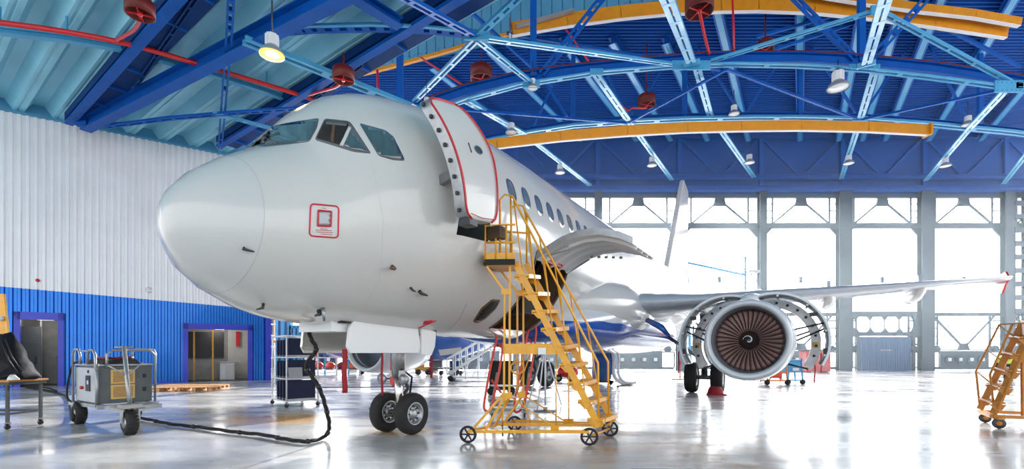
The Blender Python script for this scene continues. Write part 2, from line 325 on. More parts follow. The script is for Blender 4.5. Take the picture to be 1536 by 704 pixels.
# --- gate: five glazed leaves between columns
colx=[7.4+7.03*i for i in range(-5,7)]
nw=0
for i in range(len(colx)-1):
    x0,x1=colx[i],colx[i+1]; xm=(x0+x1)/2
    if x0>44: break
    nw+=1
    w=tag(MB().bar((x0,GY,4.85),(x1,GY,4.85),.3,.28).bar((x0,GY,12.5),(x1,GY,12.5),.3,.45).bar((x0,GY,15.05),(x1,GY,15.05),.3,.3).bar((x0,GY,1.78),(x1,GY,1.78),.25,.12).build('window_%d'%(nw+10),'gate_grey'),kind='structure')
    m=MB()
    # upper V brace with gusset, ladder battens
    m.bar((xm-.3,GY,14.5),(x0+1.15,GY,12.75),.14,.14,up=(0,1,0)); m.bar((xm+.3,GY,14.5),(x1-1.15,GY,12.75),.14,.14,up=(0,1,0))
    m.prism([(-.55,0),(.55,0),(.9,-.95),(-.9,-.95)] if 0 else [(-.35,0),(.35,0),(.55,-.9),(-.55,-.9)],(xm,GY-.1,15.1),(1,0,0),(0,0,1),(0,1,0),.18)
    for sx,xx in((1,x0),(-1,x1)):
        m.bar((xx+sx*1.05,GY,12.6),(xx+sx*1.05,GY,15),.12,.12,up=(0,1,0))
        for z in(13.2,13.8,14.4): m.bar((xx,GY,z),(xx+sx*1.05,GY,z),.07,.07)
        m.prism([(0,0),(.75,0),(0,-.8)] if sx>0 else [(0,0),(-.75,0),(0,-.8)],(xx+sx*.3,GY-.08,12.3),(1,0,0),(0,0,1),(0,1,0),.14)
    m.build('upper_brace','gate_grey',w)
    m=MB()
    if xm<33 and xm>20 and 0: pass
    if not (28<xm<35):
        m.bar((x0+.9,GY,4.7),(xm,GY,1.95),.16,.16,up=(0,1,0)); m.bar((x1-.9,GY,4.7),(xm,GY,1.95),.16,.16,up=(0,1,0))
        m.prism([(-.5,0),(.5,0),(.3,.6),(-.3,.6)],(xm,GY-.1,1.75),(1,0,0),(0,0,1),(0,1,0),.18)
    for sx,xx in((1,x0),(-1,x1)):
        m.bar((xx+sx*1.25,GY,1.8),(xx+sx*1.25,GY,4.8),.12,.12,up=(0,1,0))
        for z in(2.3,2.95,3.65,4.3): m.bar((xx,GY,z),(xx+sx*1.25,GY,z),.1,.1)
    m.build('lower_brace','gate_grey',w)
    m=MB()
    for k in range(1,6): m.bar((x0+(x1-x0)*k/6,GY+.1,4.9),(x0+(x1-x0)*k/6,GY+.1,12.4),.035,.035,up=(0,1,0)) if k in(3,) else None
    for z in(6.2,7.6): m.bar((x0,GY+.1,z),(x1,GY+.1,z),.03,.03)
    for k in(2,4): m.bar((x0+(x1-x0)*k/6,GY+.1,1.9),(x0+(x1-x0)*k/6,GY+.1,4.8),.03,.03,up=(0,1,0))
    m.build('glazing_bar','gate_grey',w)
    m=MB(); m.box((xm-.05,GY-.05,8.05-.2),(.22,.18,.5)); m.build('lock_box','gate_grey',w)
    m=MB()
    for (z0,z1) in((1.85,4.75),(5,12.3),(12.75,14.9)): m.add([(x0,GY+.15,z0),(x1,GY+.15,z0),(x1,GY+.15,z1),(x0,GY+.15,z1)],[(0,1,2,3)])
    m.build('pane','window_glass',w)
    # base panel with lozenge cut-outs
    if not (28<xm<35):
        m=MB(); m.box((xm,GY,.95),(x1-x0-2.9,.25,1.5)); m.bar((x0+.5,GY,.16),(x1-.5,GY,.16),.4,.12)
        m.build('base_panel','gate_grey',w)
        m=MB()
        for k in range(4):
            cx=xm+(k-1.5)*.95
            m.prism([(.38*math.cos(PI/8+PI/4*j),.38*math.sin(PI/8+PI/4*j)) for j in range(8)],(cx,GY-.16,.95),(1,0,0),(0,0,1),(0,-1,0),.07)
        m.build('lozenge','gate_column',w)
        m=MB()
        for k in range(4): m.box((xm+(k-1.5)*.95,GY-.26,.95),(.28,.06,.28))
        m.build('lozenge_centre','label_white',w)
    m=MB()
    for sx,xx in((1,x0),(-1,x1)):
        cxx=xx+sx*1.0
        for a,b in(((cxx-.55,.25),(cxx+.55,.25)),((cxx-.55,1.6),(cxx+.55,1.6)),((cxx-.55,.25),(cxx-.55,1.6)),((cxx+.55,.25),(cxx+.55,1.6))):
            m.bar((a[0],GY-.12,a[1]),(b[0],GY-.12,b[1]),.12,.12,up=(0,1,0))
        m.cyl((cxx,GY-.3,1.85),(cxx,GY+.1,1.85),.3,16)
    m.build('roller_housing','gate_grey',w)
nt_=2
for i,x in enumerate(colx):
    if x>44: continue
    nt_+=1
    wd=.8 if abs(x-42.5)<.6 else (1.1 if x>25 else .6)
    c=tag(MB().ibeam((x,GY-.3,0),(x,GY-.3,15.4),wd,.5,.08,up=(0,1,0)).build('trim_%d'%nt_,'gate_column'),kind='structure')
    if abs(x-42.5)<.6:
        m=MB(); m.ibeam((x+1.35,GY-.5,0),(x+1.35,GY-.5,15.4),.35,.4,.06,up=(0,1,0))
        z=.5
        while z<15: m.bar((x+.3,GY-.5,z),(x+1.35,GY-.5,z),.3,.42); z+=1.15
        m.build('lattice','gate_column',c)
# wicket door bay (x 28.5..35.5)
dx0,dx1=29.9,34.3
d=tag(MB().box(((dx0+dx1)/2,GY-.15,1.45),(dx1-dx0,.14,2.9)).build('door_4','gate_door_blue'),kind='structure')
m=MB(); x=dx0+.1
while x<dx1: m.box((x,GY-.24,1.45),(.05,.05,2.85)); x+=.2
m.build('cladding_rib','gate_door_blue',d)
MB().box(((dx0+dx1)/2,GY-.26,1.75),(.9,.06,.08)).build('door_handle','steel',d)
MB().bar((dx0-.2,GY-.2,0),(dx0-.2,GY-.2,3),.25,.3,up=(0,1,0)).bar((dx1+.2,GY-.2,0),(dx1+.2,GY-.2,3),.25,.3,up=(0,1,0)).bar((28.4,GY-.2,3.15),(35.6,GY-.2,3.15),.3,.35).build('door_frame','gate_grey',d)
m=MB(); zc=4.15; xs0=28.9
m.bar((28.4,GY-.2,4.85),(35.6,GY-.2,4.85),.3,.45)
m.bar((28.9,GY-.2,3.3),(28.9,GY-.2,4.8),.9,.2,up=(0,1,0)); m.bar((35.0,GY-.2,3.3),(35.0,GY-.2,4.8),.9,.2,up=(0,1,0))
for k in range(5):
    cx=29.55+k*1.25; 
    m.prism([(-.3,0),(.3,0),(.0,-.38)],(cx,GY-.28,4.7),(1,0,0),(0,0,1),(0,1,0),.16); m.prism([(-.3,0),(.3,0),(0,.38)],(cx,GY-.28,3.32),(1,0,0),(0,0,1),(0,1,0),.16)
    m.bar((cx,GY-.2,3.3),(cx,GY-.2,4.7),.06,.1,up=(0,1,0))
m.build('octagon_window','gate_grey',d)
m=MB()
for sx,xa in((1,28.95),(1,34.9)):
    for k in range(3): m.bar((xa-.35+k*.35,GY-.2,0.2),(xa-.35+k*.35,GY-.2,3),.08,.1,up=(0,1,0))
    for z in(.25,.9,1.55,2.2,2.85): m.bar((xa-.4,GY-.2,z),(xa+.4,GY-.2,z),.08,.08)
m.build('side_lattice','gate_grey',d)
# fascia above gate
wb=tag(MB().box((8,GY+.1,17.7),(76,.2,5.0)).build('wall_back','deck_blue'),kind='structure')
m=MB(); m.ibeam((-30,GY-.7,16.5),(46,GY-.7,16.5),.5,.3); m.ibeam((-30,GY-.5,15.55),(46,GY-.5,15.55),.6,.35); m.build('fascia_beam','blue_steel',wb)
m=MB()
for i in range(-4,8):
    x=7.4+7.03*i
    m.bar((x,GY-.15,15.3),(x,GY-.15,20),.35,.2,up=(0,1,0)); m.bar((x+3.5,GY-.15,16.6),(x+.2,GY-.15,19.9),.18,.12,up=(0,1,0)); m.bar((x+3.5,GY-.15,16.6),(x+6.8,GY-.15,19.9),.18,.12,up=(0,1,0))
m.build('fascia_brace','blue_steel',wb)
tag(MB().box((-29,37,7.7),(.3,9.5,15.4)).build('wall_far_left','wall_white'),kind='structure')
# --- left low roof deck: deep trapezoidal ribs along dd
dd=Vector((-.8,.6,0)); de=Vector((.6,.8,0)); DZ=12.2
def EP(e,t,z): return Vector((de.x*e+dd.x*t,de.y*e+dd.y*t,z))
def twall(e):
    l=(e-de.dot(W0))/de.dot(Wd); return dd.dot(W0+Wd*l)
m=MB(); e=-14.0; P=1.22; pr=[]
while e<10.9: pr+=[(e,DZ+.42),(e+P*.30,DZ+.42),(e+P*.52,DZ),(e+P*.60,DZ),(e+P*.62,DZ+.035),(e+P*.66,DZ+.035),(e+P*.68,DZ),(e+P*.80,DZ)]; e+=P
for (a,za),(b,zb) in zip(pr,pr[1:]): m.add([EP(a,-14,za),EP(b,-14,zb),EP(b,twall(b)+.2,zb),EP(a,twall(a)+.2,za)],[(0,1,2,3)])
tag(m.build('ceiling','deck_teal'),kind='structure')
tag(MB().add([EP(-14,-14,DZ+.5),EP(11,-14,DZ+.5),EP(11,twall(11)+.3,DZ+.5),EP(-14,twall(-14)+.3,DZ+.5)],[(0,1,2,3)]).build('ceiling_upper','navy_steel'),kind='structure')
# --- high deck: fine ribs parallel to the gate
HZ=20.0
def xleft(y): return 8.3 if y<24.7 else max(-32,-9.7+(31.2-y)*18/6.5)
m=MB(); y=16.0; p=.29; rows=[]
while y<GY+.3: rows+=[(y,HZ),(y+p*.3,HZ),(y+p*.45,HZ+.13),(y+p*.85,HZ+.13)]; y+=p
for (a,za),(b,zb) in zip(rows,rows[1:]): m.add([(xleft(a),a,za),(46,a,za),(46,b,zb),(xleft(b),b,zb)],[(0,1,2,3)])
tag(m.build('ceiling_high','deck_blue'),kind='structure')
# teal clerestory panel above the high deck edge
A=Vector((-26,37.1,0)); B=Vector((8.6,24.6,0)); n=30; m=MB()
for k in range(n*2):
    a=A.lerp(B,k/(2*n)); b=A.lerp(B,(k+.92)/(2*n)); c=A.lerp(B,(k+1)/(2*n))
    m.add([a+Vector((0,0,19.6)),b+Vector((0,0,19.6)),b+Vector((0,0,27)),a+Vector((0,0,27))],[(0,1,2,3)])
    o=Vector((0,.05,0)); m.add([b+o+Vector((0,0,19.6)),c+o+Vector((0,0,19.6)),c+o+Vector((0,0,27)),b+o+Vector((0,0,27))],[(0,1,2,3)])
o=Vector((-.02,.08,0)); m.add([A+o+Vector((0,0,19.6)),B+o+Vector((0,0,19.6)),B+o+Vector((0,0,27)),A+o+Vector((0,0,27))],[(0,1,2,3)])
tag(m.build('wall_clerestory','panel_teal'),kind='structure')
tag(MB().box((10,8,27.2),(90,62,.2)).build('ceiling_top','navy_steel'),kind='structure')
# ================================================================ ROOF STEEL
def th(nm,label,cat,pts,group=None):
    return empty(nm,Vector(pts[0]),label,cat,group)
def poly_i(pts,w,h,t=.04):
    m=MB()
    for a,b in zip(pts,pts[1:]): m.ibeam(a,b,w,h,t)
    return m
def poly_twin(pts,w,h,n=1):
    m=MB()
    for a,b in zip(pts,pts[1:]): m.twin(a,b,w,h,n=n)
    return m
T1Y=22.6
band=[(520,206),(575,178),(640,158),(700,137),(775,119),(860,107),(940,99),(1020,92),(1100,88),(1200,88),(1280,92),(1400,104),(1510,121),(1620,142)]
lowc=[(520,222),(575,194),(640,172),(700,150),(780,128),(900,109),(1010,100),(1100,97),(1200,99),(1300,105),(1400,117),(1500,130),(1620,151)]
bp=[PY(x,y,T1Y) for x,y in band]; lp=[PY(x,y,T1Y-.25) for x,y in lowc]
t1=th('arched_truss','large blue arched roof truss with a brown top flange, nearest the camera','truss',bp)
poly_i(bp,.34,.42).build('main_chord','blue_steel',t1)
m=MB()
for a,b in zip(bp,bp[1:]): m.bar(a,b,.38,.05,shift=(0,.25))
m.build('top_flange','brown_red',t1)
poly_twin(lp,.34,.07,n=1).build('lower_chord','lit_blue_steel',t1)
def T1z(px):
    for (x0,y0),(x1,y1) in zip(band,band[1:]):
        if x0<=px<=x1: return y0+(y1-y0)*(px-x0)/(x1-x0)
    return 130
for px in(600,800,1292):
    MB().bar(PY(px,T1z(px),T1Y),PY(px,-60,T1Y),.3,.2,up=(0,1,0)).build('post','blue_steel',t1)
for (a,b) in(((812,112),(925,-30)),((1282,88),(1165,-30)),((1303,92),(1415,-30))):
    MB().twin(PY(*a,T1Y-.1),PY(*b,T1Y-.1),.34,.12,up=(0,1,0),n=7).build('diagonal','blue_steel',t1)
for px,y,w,h in((1037,98,1.75,.42),(1297,100,1.4,.22),(1513,130,1.3,.55),(797,127,.8,.3),(1530,128,.4,.3),(895,108,.6,.3)):
    m=MB(); c=PY(px,y,T1Y-.45); m.box(c,(w,.06,h))
    for k in range(max(3,int(w*5))): 
        for sz in(-1,1): m.cyl(c+Vector((-w/2+.12+k*(w-.24)/(max(3,int(w*5))-1),-.03,sz*h*.32)),c+Vector((-w/2+.12+k*(w-.24)/(max(3,int(w*5))-1),-.06,sz*h*.32)),.025,6)
    m.build('gusset_plate','lit_blue_steel',t1)
t2l=[(690,222),(735,211),(785,201),(860,189),(940,183),(1030,179),(1130,177),(1200,177),(1290,179),(1400,187),(1520,199),(1620,212)]
T2Y=28.5; p2=[PY(x,y,T2Y) for x,y in t2l]
t2=th('arched_truss','slender pale arched truss just above the straight yellow crane beam','truss',p2)
poly_twin(p2,.45,.12,n=1).build('lower_chord','lit_blue_steel',t2)
m=MB()
for a,b in zip(p2,p2[1:]): m.ibeam(a+Vector((0,.4,.28)),b+Vector((0,.4,.28)),.3,.36,.04)
m.build('main_chord','blue_steel',t2)
for px in(860,1027,1200,1470): MB().bar(PY(px,185,T2Y+.4),PY(px,40,T2Y+.4),.25,.2,up=(0,1,0)).build('post','blue_steel',t2)
for a,b in(((795,200),(860,60)),((945,182),(880,50)),((945,182),(1020,60)),((1115,176),(1040,60)),((1115,176),(1190,60)),((1290,178),(1210,60)),((1290,178),(1370,60)),((1455,190),(1390,60))):
    MB().bar(PY(*a,T2Y+.4),PY(*b,T2Y+.4),.12,.12,up=(0,1,0)).build('diagonal','blue_steel',t2)
for px,y in((942,182),(1290,178)): MB().box(PY(px,y,T2Y-.3),(.9,.06,.28)).build('gusset_plate','lit_blue_steel',t2)
# ties running in depth: T1 -> T2 -> fascia
FZ=16.5
TIE=[((700,152),(785,200),(885,278)),((893,110),(945,184),(1008,270)),((1045,100),(1065,172),(1131,266)),((1313,104),(1290,180),(1262,268)),((1513,130),(1455,192),(1388,271)),((1640,160),(1560,205),(1505,276))]
tl=['from the first arched truss down toward the cabin roof','through the middle of the yellow crane beam','left of the bare hanging lamp','right of the bare hanging lamp','ending beside the far right lamps','at the far right edge of the roof']
for k,(a,b,c) in enumerate(TIE):
    A_=PY(*a,T1Y-.2); B_=PY(*b,T2Y-.1); C_=PY(*c,GY-.9)
    o=th('roof_tie','pale blue roof tie running back to the gate, '+['leftmost of the six','second of the six from left','third of the six from left','fourth of the six from left','fifth of the six from left','rightmost of the six'][k],'beam',[A_],'roof ties running back to the gate')
    MB().twin(A_,B_,.36,.1,n=6,g=.42).build('near_length','lit_blue_steel',o); MB().twin(B_,C_,.34,.1,n=9,g=.42).build('far_length','lit_blue_steel',o)
# near ties (toward the camera)
N0=PZ(715,57,11.6)
near=[((997,-12),11.9,(1038,96),'wide pale strut rising from the riveted plate of the first arched truss'),
      ((1330,-8),13.0,(1299,98),'pale strut rising to the upper node plate at right of the roof'),]
for a,z,b,l in near:
    q=PY(*b,T1Y-.5); p=PZ(*a,z); o=th('roof_strut',l,'beam',[p]); MB().twin(p,q,.4,.12,n=5,g=.42).build('angle_pair','lit_blue_steel',o); MB().bar(p+(q-p)*.97,q,.7,.2).build('end_plate','lit_blue_steel',o)
nb=[((1320,17),15.5,(1515,123),T1Y-.3,'lit_blue_steel','long pale brace sloping down right from the upper node plate'),
    ((1311,17),15.5,(1066,92),T1Y-.3,'lit_blue_steel','thin pale brace sloping down left from the upper node plate'),
    ((722,57),11.6,(1012,97),T1Y-.3,'lit_blue_steel','thin pale brace from the left node plate to the riveted plate'),
    ((717,60),11.6,(797,124),T1Y-.3,'lit_blue_steel','short thick brace dropping right from the left node plate'),
    ((713,60),11.6,(622,152),T1Y-.5,'lit_blue_steel','pale brace dropping left from the left node plate behind the cabin roof'),
    ((716,54),11.6,(790,-15),14.0,'lit_blue_steel','pale brace rising right from the left node plate'),
    ((712,54),11.6,(560,-30),11.0,'blue_steel','dark blue brace rising left from the left node plate')]
for a,z,b,yy,mt,l in nb:
    p=PZ(*a,z); q=PY(*b,yy); o=th('roof_brace',l,'beam',[p]); MB().twin(p,q,.24,.1,n=5).build('angle_pair',mt,o)
o=th('node_plate','riveted pale node plate where the left roof braces meet','plate',[N0]); m=MB().box(N0,(.75,.3,.06),rz=.2)
m.box(N0+Vector((0,-.12,-.0)),(.8,.05,.28))
m.build('plate','lit_blue_steel',o)
m=MB()
for k in range(6): m.sphere(N0+Vector((-.3+k*.12,-.15,.06 if k%2 else -.06)),.022,6,4)
m.build('bolts','steel',o)['kind']='stuff'
N1=PY(1320,15,19.5); o=th('node_plate','riveted pale node plate high at right where the long braces meet','plate',[N1]); MB().box(N1,(.75,.08,.35)).build('plate','lit_blue_steel',o)
# horizontal zigzag bracing between first and second arched truss
zz=[((640,160),T1Y),((942,185),T2Y),((1090,104),T1Y),((1290,180),T2Y),((1505,134),T1Y)]
for k in range(4):
    (a,ya),(b,yb)=zz[k],zz[k+1]; p=PY(*a,ya-.2); q=PY(*b,yb-.2)
    o=th('wind_brace','blue wind brace between the arched trusses, '+['leftmost of the zigzag','second from the left','second from the right','rightmost of the zigzag'][k],'beam',[p],'zigzag wind braces')
    MB().bar(p,q,.11,.12).build('angle','blue_steel',o)
for k,(a,b) in enumerate([((700,12),(830,130)),((760,50),(1080,105)),((1085,100),(1320,22)),((1395,30),(1530,100)),((850,175),(780,60)),((1136,55),(1300,10))]):
    p=PY(*a,T2Y-3); q=PY(*b,T2Y-1.5); o=th('cross_brace','slim dark blue brace behind the first arched truss, '+['far left','long one left of the riveted plate','right of the riveted plate','far right','steep one at left','short one near the top right'][k],'beam',[p]); MB().bar(p,q,.16,.14).build('angle','blue_steel',o)
# deck rafters (depth direction)
for k,x30 in enumerate([560,690,820,900,985,1080,1200,1290,1345,1398,1500,1620]):
    def xr(y): return 1200+(x30-1200)*(530-y)/500
    y0=18 if x30>1000 else 60
    p=PZ(xr(y0) if x30<=1000 else xr(-40),y0 if x30<=1000 else -40,19.75); q=PZ(xr(208),208,19.75)
    while p.y<p.y+1 and p.y< (31.2-(p.x+9.7)*6.5/18)+.5: p=p.lerp(q,.03)
    o=th('deck_rafter','blue rafter under the high ribbed deck, %s from the left'%ORD[k],'beam',[p],'rafters under the high deck')
    m=MB(); m.ibeam(p,q,.5,.4,.05); m.build('beam','blue_steel',o); MB().bar(p+Vector((0,0,-.22)),q+Vector((0,0,-.22)),.3,.04).build('bottom_flange','lit_blue_steel',o)
# crane beams
def sweep(pts,w,h,mt,o,nm):
    m=MB()
    for a,b in zip(pts,pts[1:]):
        m.bar(a,b+(b-a).normalized()*.02,w,h)
    m.build(nm,mt,o)
b1=[PY(x,y,26.0) for x,y in((700,224),(745,216),(840,205),(940,197),(1030,192),(1110,190),(1200,189),(1300,191),(1390,196))]
o=th('crane_beam','long yellow crane beam in front of the far roof, lowest of the yellow beams','crane beam',b1); sweep(b1,.3,.5,'crane_yellow',o,'web'); sweep([p+Vector((0,0,-.265)) for p in b1],.16,.035,'label_white',o,'lower_flange')
MB().box(b1[-1]+Vector((.05,0,0)),(.1,.6,.6)).build('end_stop','crane_yellow',o)
b2=[PY(x,y,24.6) for x,y in((768,45),(850,31),(930,20),(1000,13),(1080,9),(1136,8),(1220,11),(1300,19),(1400,32),(1508,48))]
o=th('crane_beam','thick yellow crane beam crossing the top of the roof','crane beam',b2); sweep(b2,.3,.62,'crane_yellow',o,'web'); sweep([p+Vector((0,0,-.325)) for p in b2],.2,.04,'label_white',o,'lower_flange')
MB().box(b2[0]+Vector((-.1,0,0)),(.1,.7,.8)).build('end_stop','steel',o)
b3=[PY(x,y,24.0) for x,y in((1215,-12),(1300,2),(1380,13),(1460,22),(1528,34))]
o=th('crane_beam','shorter yellow crane beam at the upper right of the roof','crane beam',b3); sweep(b3,.3,.35,'crane_yellow',o,'web'); sweep([p+Vector((0,0,-.19)) for p in b3],.2,.04,'label_white',o,'lower_flange')
b4=[PY(x,y,27.5) for x,y in((540,112),(600,97),(660,80),(720,62),(768,50))]
o=th('crane_rail','slim yellow crane rail sloping up from behind the cabin roof','crane rail',b4); sweep(b4,.2,.16,'crane_yellow',o,'rail')
o=th('crane_conductor_rail','grey conductor rail beside the thick yellow crane beam end','rail',b2); MB().bar(PY(775,40,24.3),PY(860,16,24.3),.25,.12).build('rail','lamp_grey',o)
# left low roof steel
def lowbeam(name,label,pts,z,kind='i',w=.35,h=.5,mt='blue_steel',group=None,pn='beam'):
    p=[PZ(x,y,z) for x,y in pts]; o=th(name,label,'beam',p,group)
    (poly_i(p,w,h) if kind=='i' else poly_twin(p,w,h,n=4)).build(pn,mt,o); return o,p
o,p=lowbeam('roof_beam','thick blue beam crossing the low roof from the white wall top upward',[(128,188),(680,-98)],11.55,'i',.42,.5)
MB().bar(p[0]+Vector((0,0,-.1)),p[0]+Vector((.0,0,.45)),.5,.5,up=(0,1,0)).build('end_bracket','blue_steel',o)
lowbeam('roof_purlin','pale purlin running alongside the red pipe under the low deck',[(-40,42),(100,58),(190,74),(300,105),(400,137),(480,168)],11.95,'i',.22,.16,'lit_blue_steel')
for k,(a,b,l) in enumerate([((118,180),(342,-66),'dark blue roof girder nearest the white wall'),((340,214),(792,-62),'dark blue roof girder at the far edge of the low deck')]):
    p=PZ(*a,11.95); q=PZ(*b,11.95); o=th('roof_girder',l,'beam',[p])
    m=MB(); m.bar(p,q,.95,.3); m.build('web_box','navy_steel',o); m=MB(); m.bar(p,q,.28,.12,shift=(.33,-.3)); m.bar(p,q,.04,.3,shift=(.33,-.15)); m.build('bright_flange','blue_steel',o)
    m=MB(); d=(q-p); L=d.length; d.normalize(); s=Vector((d.y,-d.x,0))
    t=1
    while t<L: MB().bar(p+d*t-s*.4+Vector((0,0,-.17)),p+d*t+s*.3+Vector((0,0,-.17)),.06,.14).build('stiffener','blue_steel',o); t+=2
lowbeam('roof_tie','slim dark blue tie angled across the low deck near the first girder',[(204,128),(300,-12)],11.75,'t',.16,.08,'navy_steel')
o,p=lowbeam('arched_chord','blue double chord arching from the lit lamp to the left node plate',[(412,48),(470,43),(560,41),(640,44),(715,52)],11.75,'t',.34,.1,'blue_steel')
m=MB()
for a,b in zip(p,p[1:]): m.bar(a+Vector((0,-.3,-.12)),b+Vector((0,-.3,-.12)),.1,.06)
m.build('pale_angle','lit_blue_steel',o)
lowbeam('roof_tie','pale double tie behind the lit lamp sloping down to the cabin roof',[(366,60),(645,172)],11.3,'t',.4,.14,'lit_blue_steel')
lowbeam('roof_tie','slim blue tie running down past the end of the nose radome',[(347,-8),(344,50),(330,222)],11.45,'t',.2,.12,'blue_steel')
lowbeam('roof_tie','blue double tie above the white wall top left of the cabin',[(160,190),(250,178),(330,171),(400,166),(480,161)],11.3,'t',.24,.08,'blue_steel')
lowbeam('roof_tie','short blue tie dropping right from the crossing above the radome',[(333,173),(420,196)],11.3,'t',.22,.08,'lit_blue_steel')
p=PZ(333,173,11.3); o=th('node_plate','small blue node plate above the nose radome','plate',[p]); MB().box(p,(.5,.45,.06)).build('plate','lit_blue_steel',o)
lowbeam('roof_tie','thin dark tie under the far edge girder',[(470,150),(600,55)],11.7,'t',.16,.08,'navy_steel')
# short blue member crossing the top left of the middle
lowbeam('roof_beam','dark blue short beam crossing to the far edge girder',[(520,-14),(600,36)],11.6,'i',.35,.25,'blue_steel')
# red pipes and unit heaters
def pipe(label,pts,r=.06,mt='red_paint',name='heating_pipe'):
    o=th(name,label,'pipe',pts); MB().tube(smooth_path(pts,5),r,8).build('pipe_run',mt,o); return o
pr=[PZ(x,y,11.7) for x,y in((-40,30),(0,34),(100,48),(200,68),(300,97),(400,127),(480,152))]
o=pipe('long red pipe curving along the low deck above the white wall',pr,.085)
for p in pr[1:]: MB().bar(p,p+Vector((0,0,.5)),.05,.05).build('hanger','lit_blue_steel',o)
def heater(c,r,label,hang=.8):
    o=empty('unit_heater',c,label,'heater','brown red roof heaters')
    MB().lathe([(.0,r*.0),(.0,r*.35),(-.05*r,r*.9),(-.15*r,r),(-1.15*r,r),(-1.15*r,r*.93),(-.3*r,r*.9),(-.3*r,0)],(0,0,r*.6),n=28).build('drum','brown_red',o,world=False)
    m=MB()
    for k in range(4):
        a=k*PI/2+.4; m.bar((0,0,-.5*r),(math.cos(a)*r*.92,math.sin(a)*r*.92,-.5*r),.06*r,.1*r)
    m.lathe([(-.62*r,0),(-.62*r,.16*r),(-.3*r,.2*r),(-.3*r,0)],n=12); m.build('fan_guard','red_paint',o,world=False)
    MB().bar((0,0,r*.6),(0,0,r*.6+hang),.06,.06).build('hanger','brown_red',o,world=False)
    return o
hs=[((210,6),PZ(210,12,11.2),.36,'brown red roof heater above the white wall, on a branch of the long red pipe'),
    ((515,110),PZ(515,112,11.0),.36,'brown red roof heater just above the cabin roof'),]
for q,c,r,l in hs: heater(c,r,l,.5)
pipe('red branch pipe feeding the heater above the white wall',[PZ(172,62,11.7),PZ(200,46,11.4),PZ(210,30,11.1),PZ(211,20,11.2)],.05)
pipe('red branch pipe feeding the heater above the cabin roof',[PZ(455,145,11.7),PZ(478,138,11.5),PZ(505,130,11.1),PZ(513,120,11.0)],.05)
heater(PY(722,110,26),.6,'small brown red heater left of the first arched truss plates',2.0)
heater(PY(970,151,27.6),.5,'brown red heater on the elbow of the thin red pipe',3)
heater(PY(1049,6,21.5),.62,'brown red heater at the top edge above the riveted plate',1.2)
heater(PY(1148,69,25.5),.42,'brown red heater behind the first truss right of the riveted plate',1.5)
pipe('thin red pipe descending between the rafters to a heater',[PY(838,28,25.2),PY(880,88,26.3),PY(934,160,27.4),PY(950,162,27.5),PY(970,162,27.6)],.05)
pipe('thin red pipe dropping from the top heater to the riveted plate',[PY(1049,16,21.5),PY(1055,45,22.0),PY(1064,82,22.3)],.07)
pipe('vertical red pipe stub at the top centre of the roof',[PY(1098,-12,22.2),PY(1100,30,22.2),PY(1101,76,22.4)],.05)
pipe('thin red pipe behind the left braces',[PY(630,86,26),PY(695,128,26.5)],.05)
pipe('short vertical red pipe near the yellow rail',[PY(566,105,24),PY(567,136,24)],.06)
# high-bay lamps
def lamp(c,s,label,lens,hang):
    o=empty('high_bay_lamp',c,label,'lamp','high bay lamps under the roof')
    MB().lathe([(0,.5*s),(.05*s,.51*s),(.2*s,.42*s),(.34*s,.27*s),(.42*s,.2*s),(.42*s,.19*s),(.34*s,.25*s),(.2*s,.40*s),(0.02*s,.48*s)],(0,0,0),n=28).build('reflector','lamp_grey',o,world=False)
    m=MB(); m.lathe([(.38*s,0),(.38*s,.24*s),(.85*s,.24*s),(.85*s,.0)],n=20,smooth=False)
    for k in range(10):
        a=2*PI*k/10; m.bar((math.cos(a)*.25*s,math.sin(a)*.25*s,.40*s),(math.cos(a)*.25*s,math.sin(a)*.25*s,.84*s),.03*s,.05*s,up=(math.cos(a),math.sin(a),0))
    m.build('ballast_housing','label_white',o,world=False)
    MB().lathe([(.03*s,0),(.03*s,.47*s),(.05*s,.47*s),(.05*s,0)],n=24).build('lens',lens,o,world=False)
    MB().tube([(0,0,.84*s),(0,0,.84*s+hang)],.018*s+.008,6).build('hanger','dark_steel',o,world=False)
    MB().tube(arc((0,0,.92*s),.08*s,0,2*PI,(1,0,0),(0,0,1),10),.015*s,5).build('hook','dark_steel',o,world=False)
    return o
lamp(PY(408,83,12.6),.62,'lit high bay lamp glowing orange above the cabin','lamp_lens_lit',1.3)
lamp(PY(1257,133,T1Y-.3),.92,'unlit grey high bay lamp hanging from the first arched truss, largest of the unlit lamps','lamp_lens_off',.55)
for (px,py,Y,s,l) in((1101,172,28,.62,'small unlit lamp on the second truss near the middle'),(1452,188,28,.62,'small unlit lamp on the second truss at right'),(767,200,25.5,.62,'unlit lamp seen just right of the raised cabin door'),
    (978,249,34,.7,'small far lamp left of the tail fin tip'),(840,260,34,.7,'far lamp above the cabin windows, leftmost of the far row'),(1124,245,34,.7,'far lamp above the engine'),(1273,246,34,.7,'far lamp right of the engine, fourth in the far row'),(1418,250,34,.7,'far lamp at the right, last in the far row'),(799,133,T1Y-.4,.5,'small spot lamp under the left end plate of the first arched truss'),(640,160,19,.4,'small lamp hidden behind the tip of the raised cabin door')):
    lamp(PY(px,py,Y),s,l,'lamp_lens_off',.9)
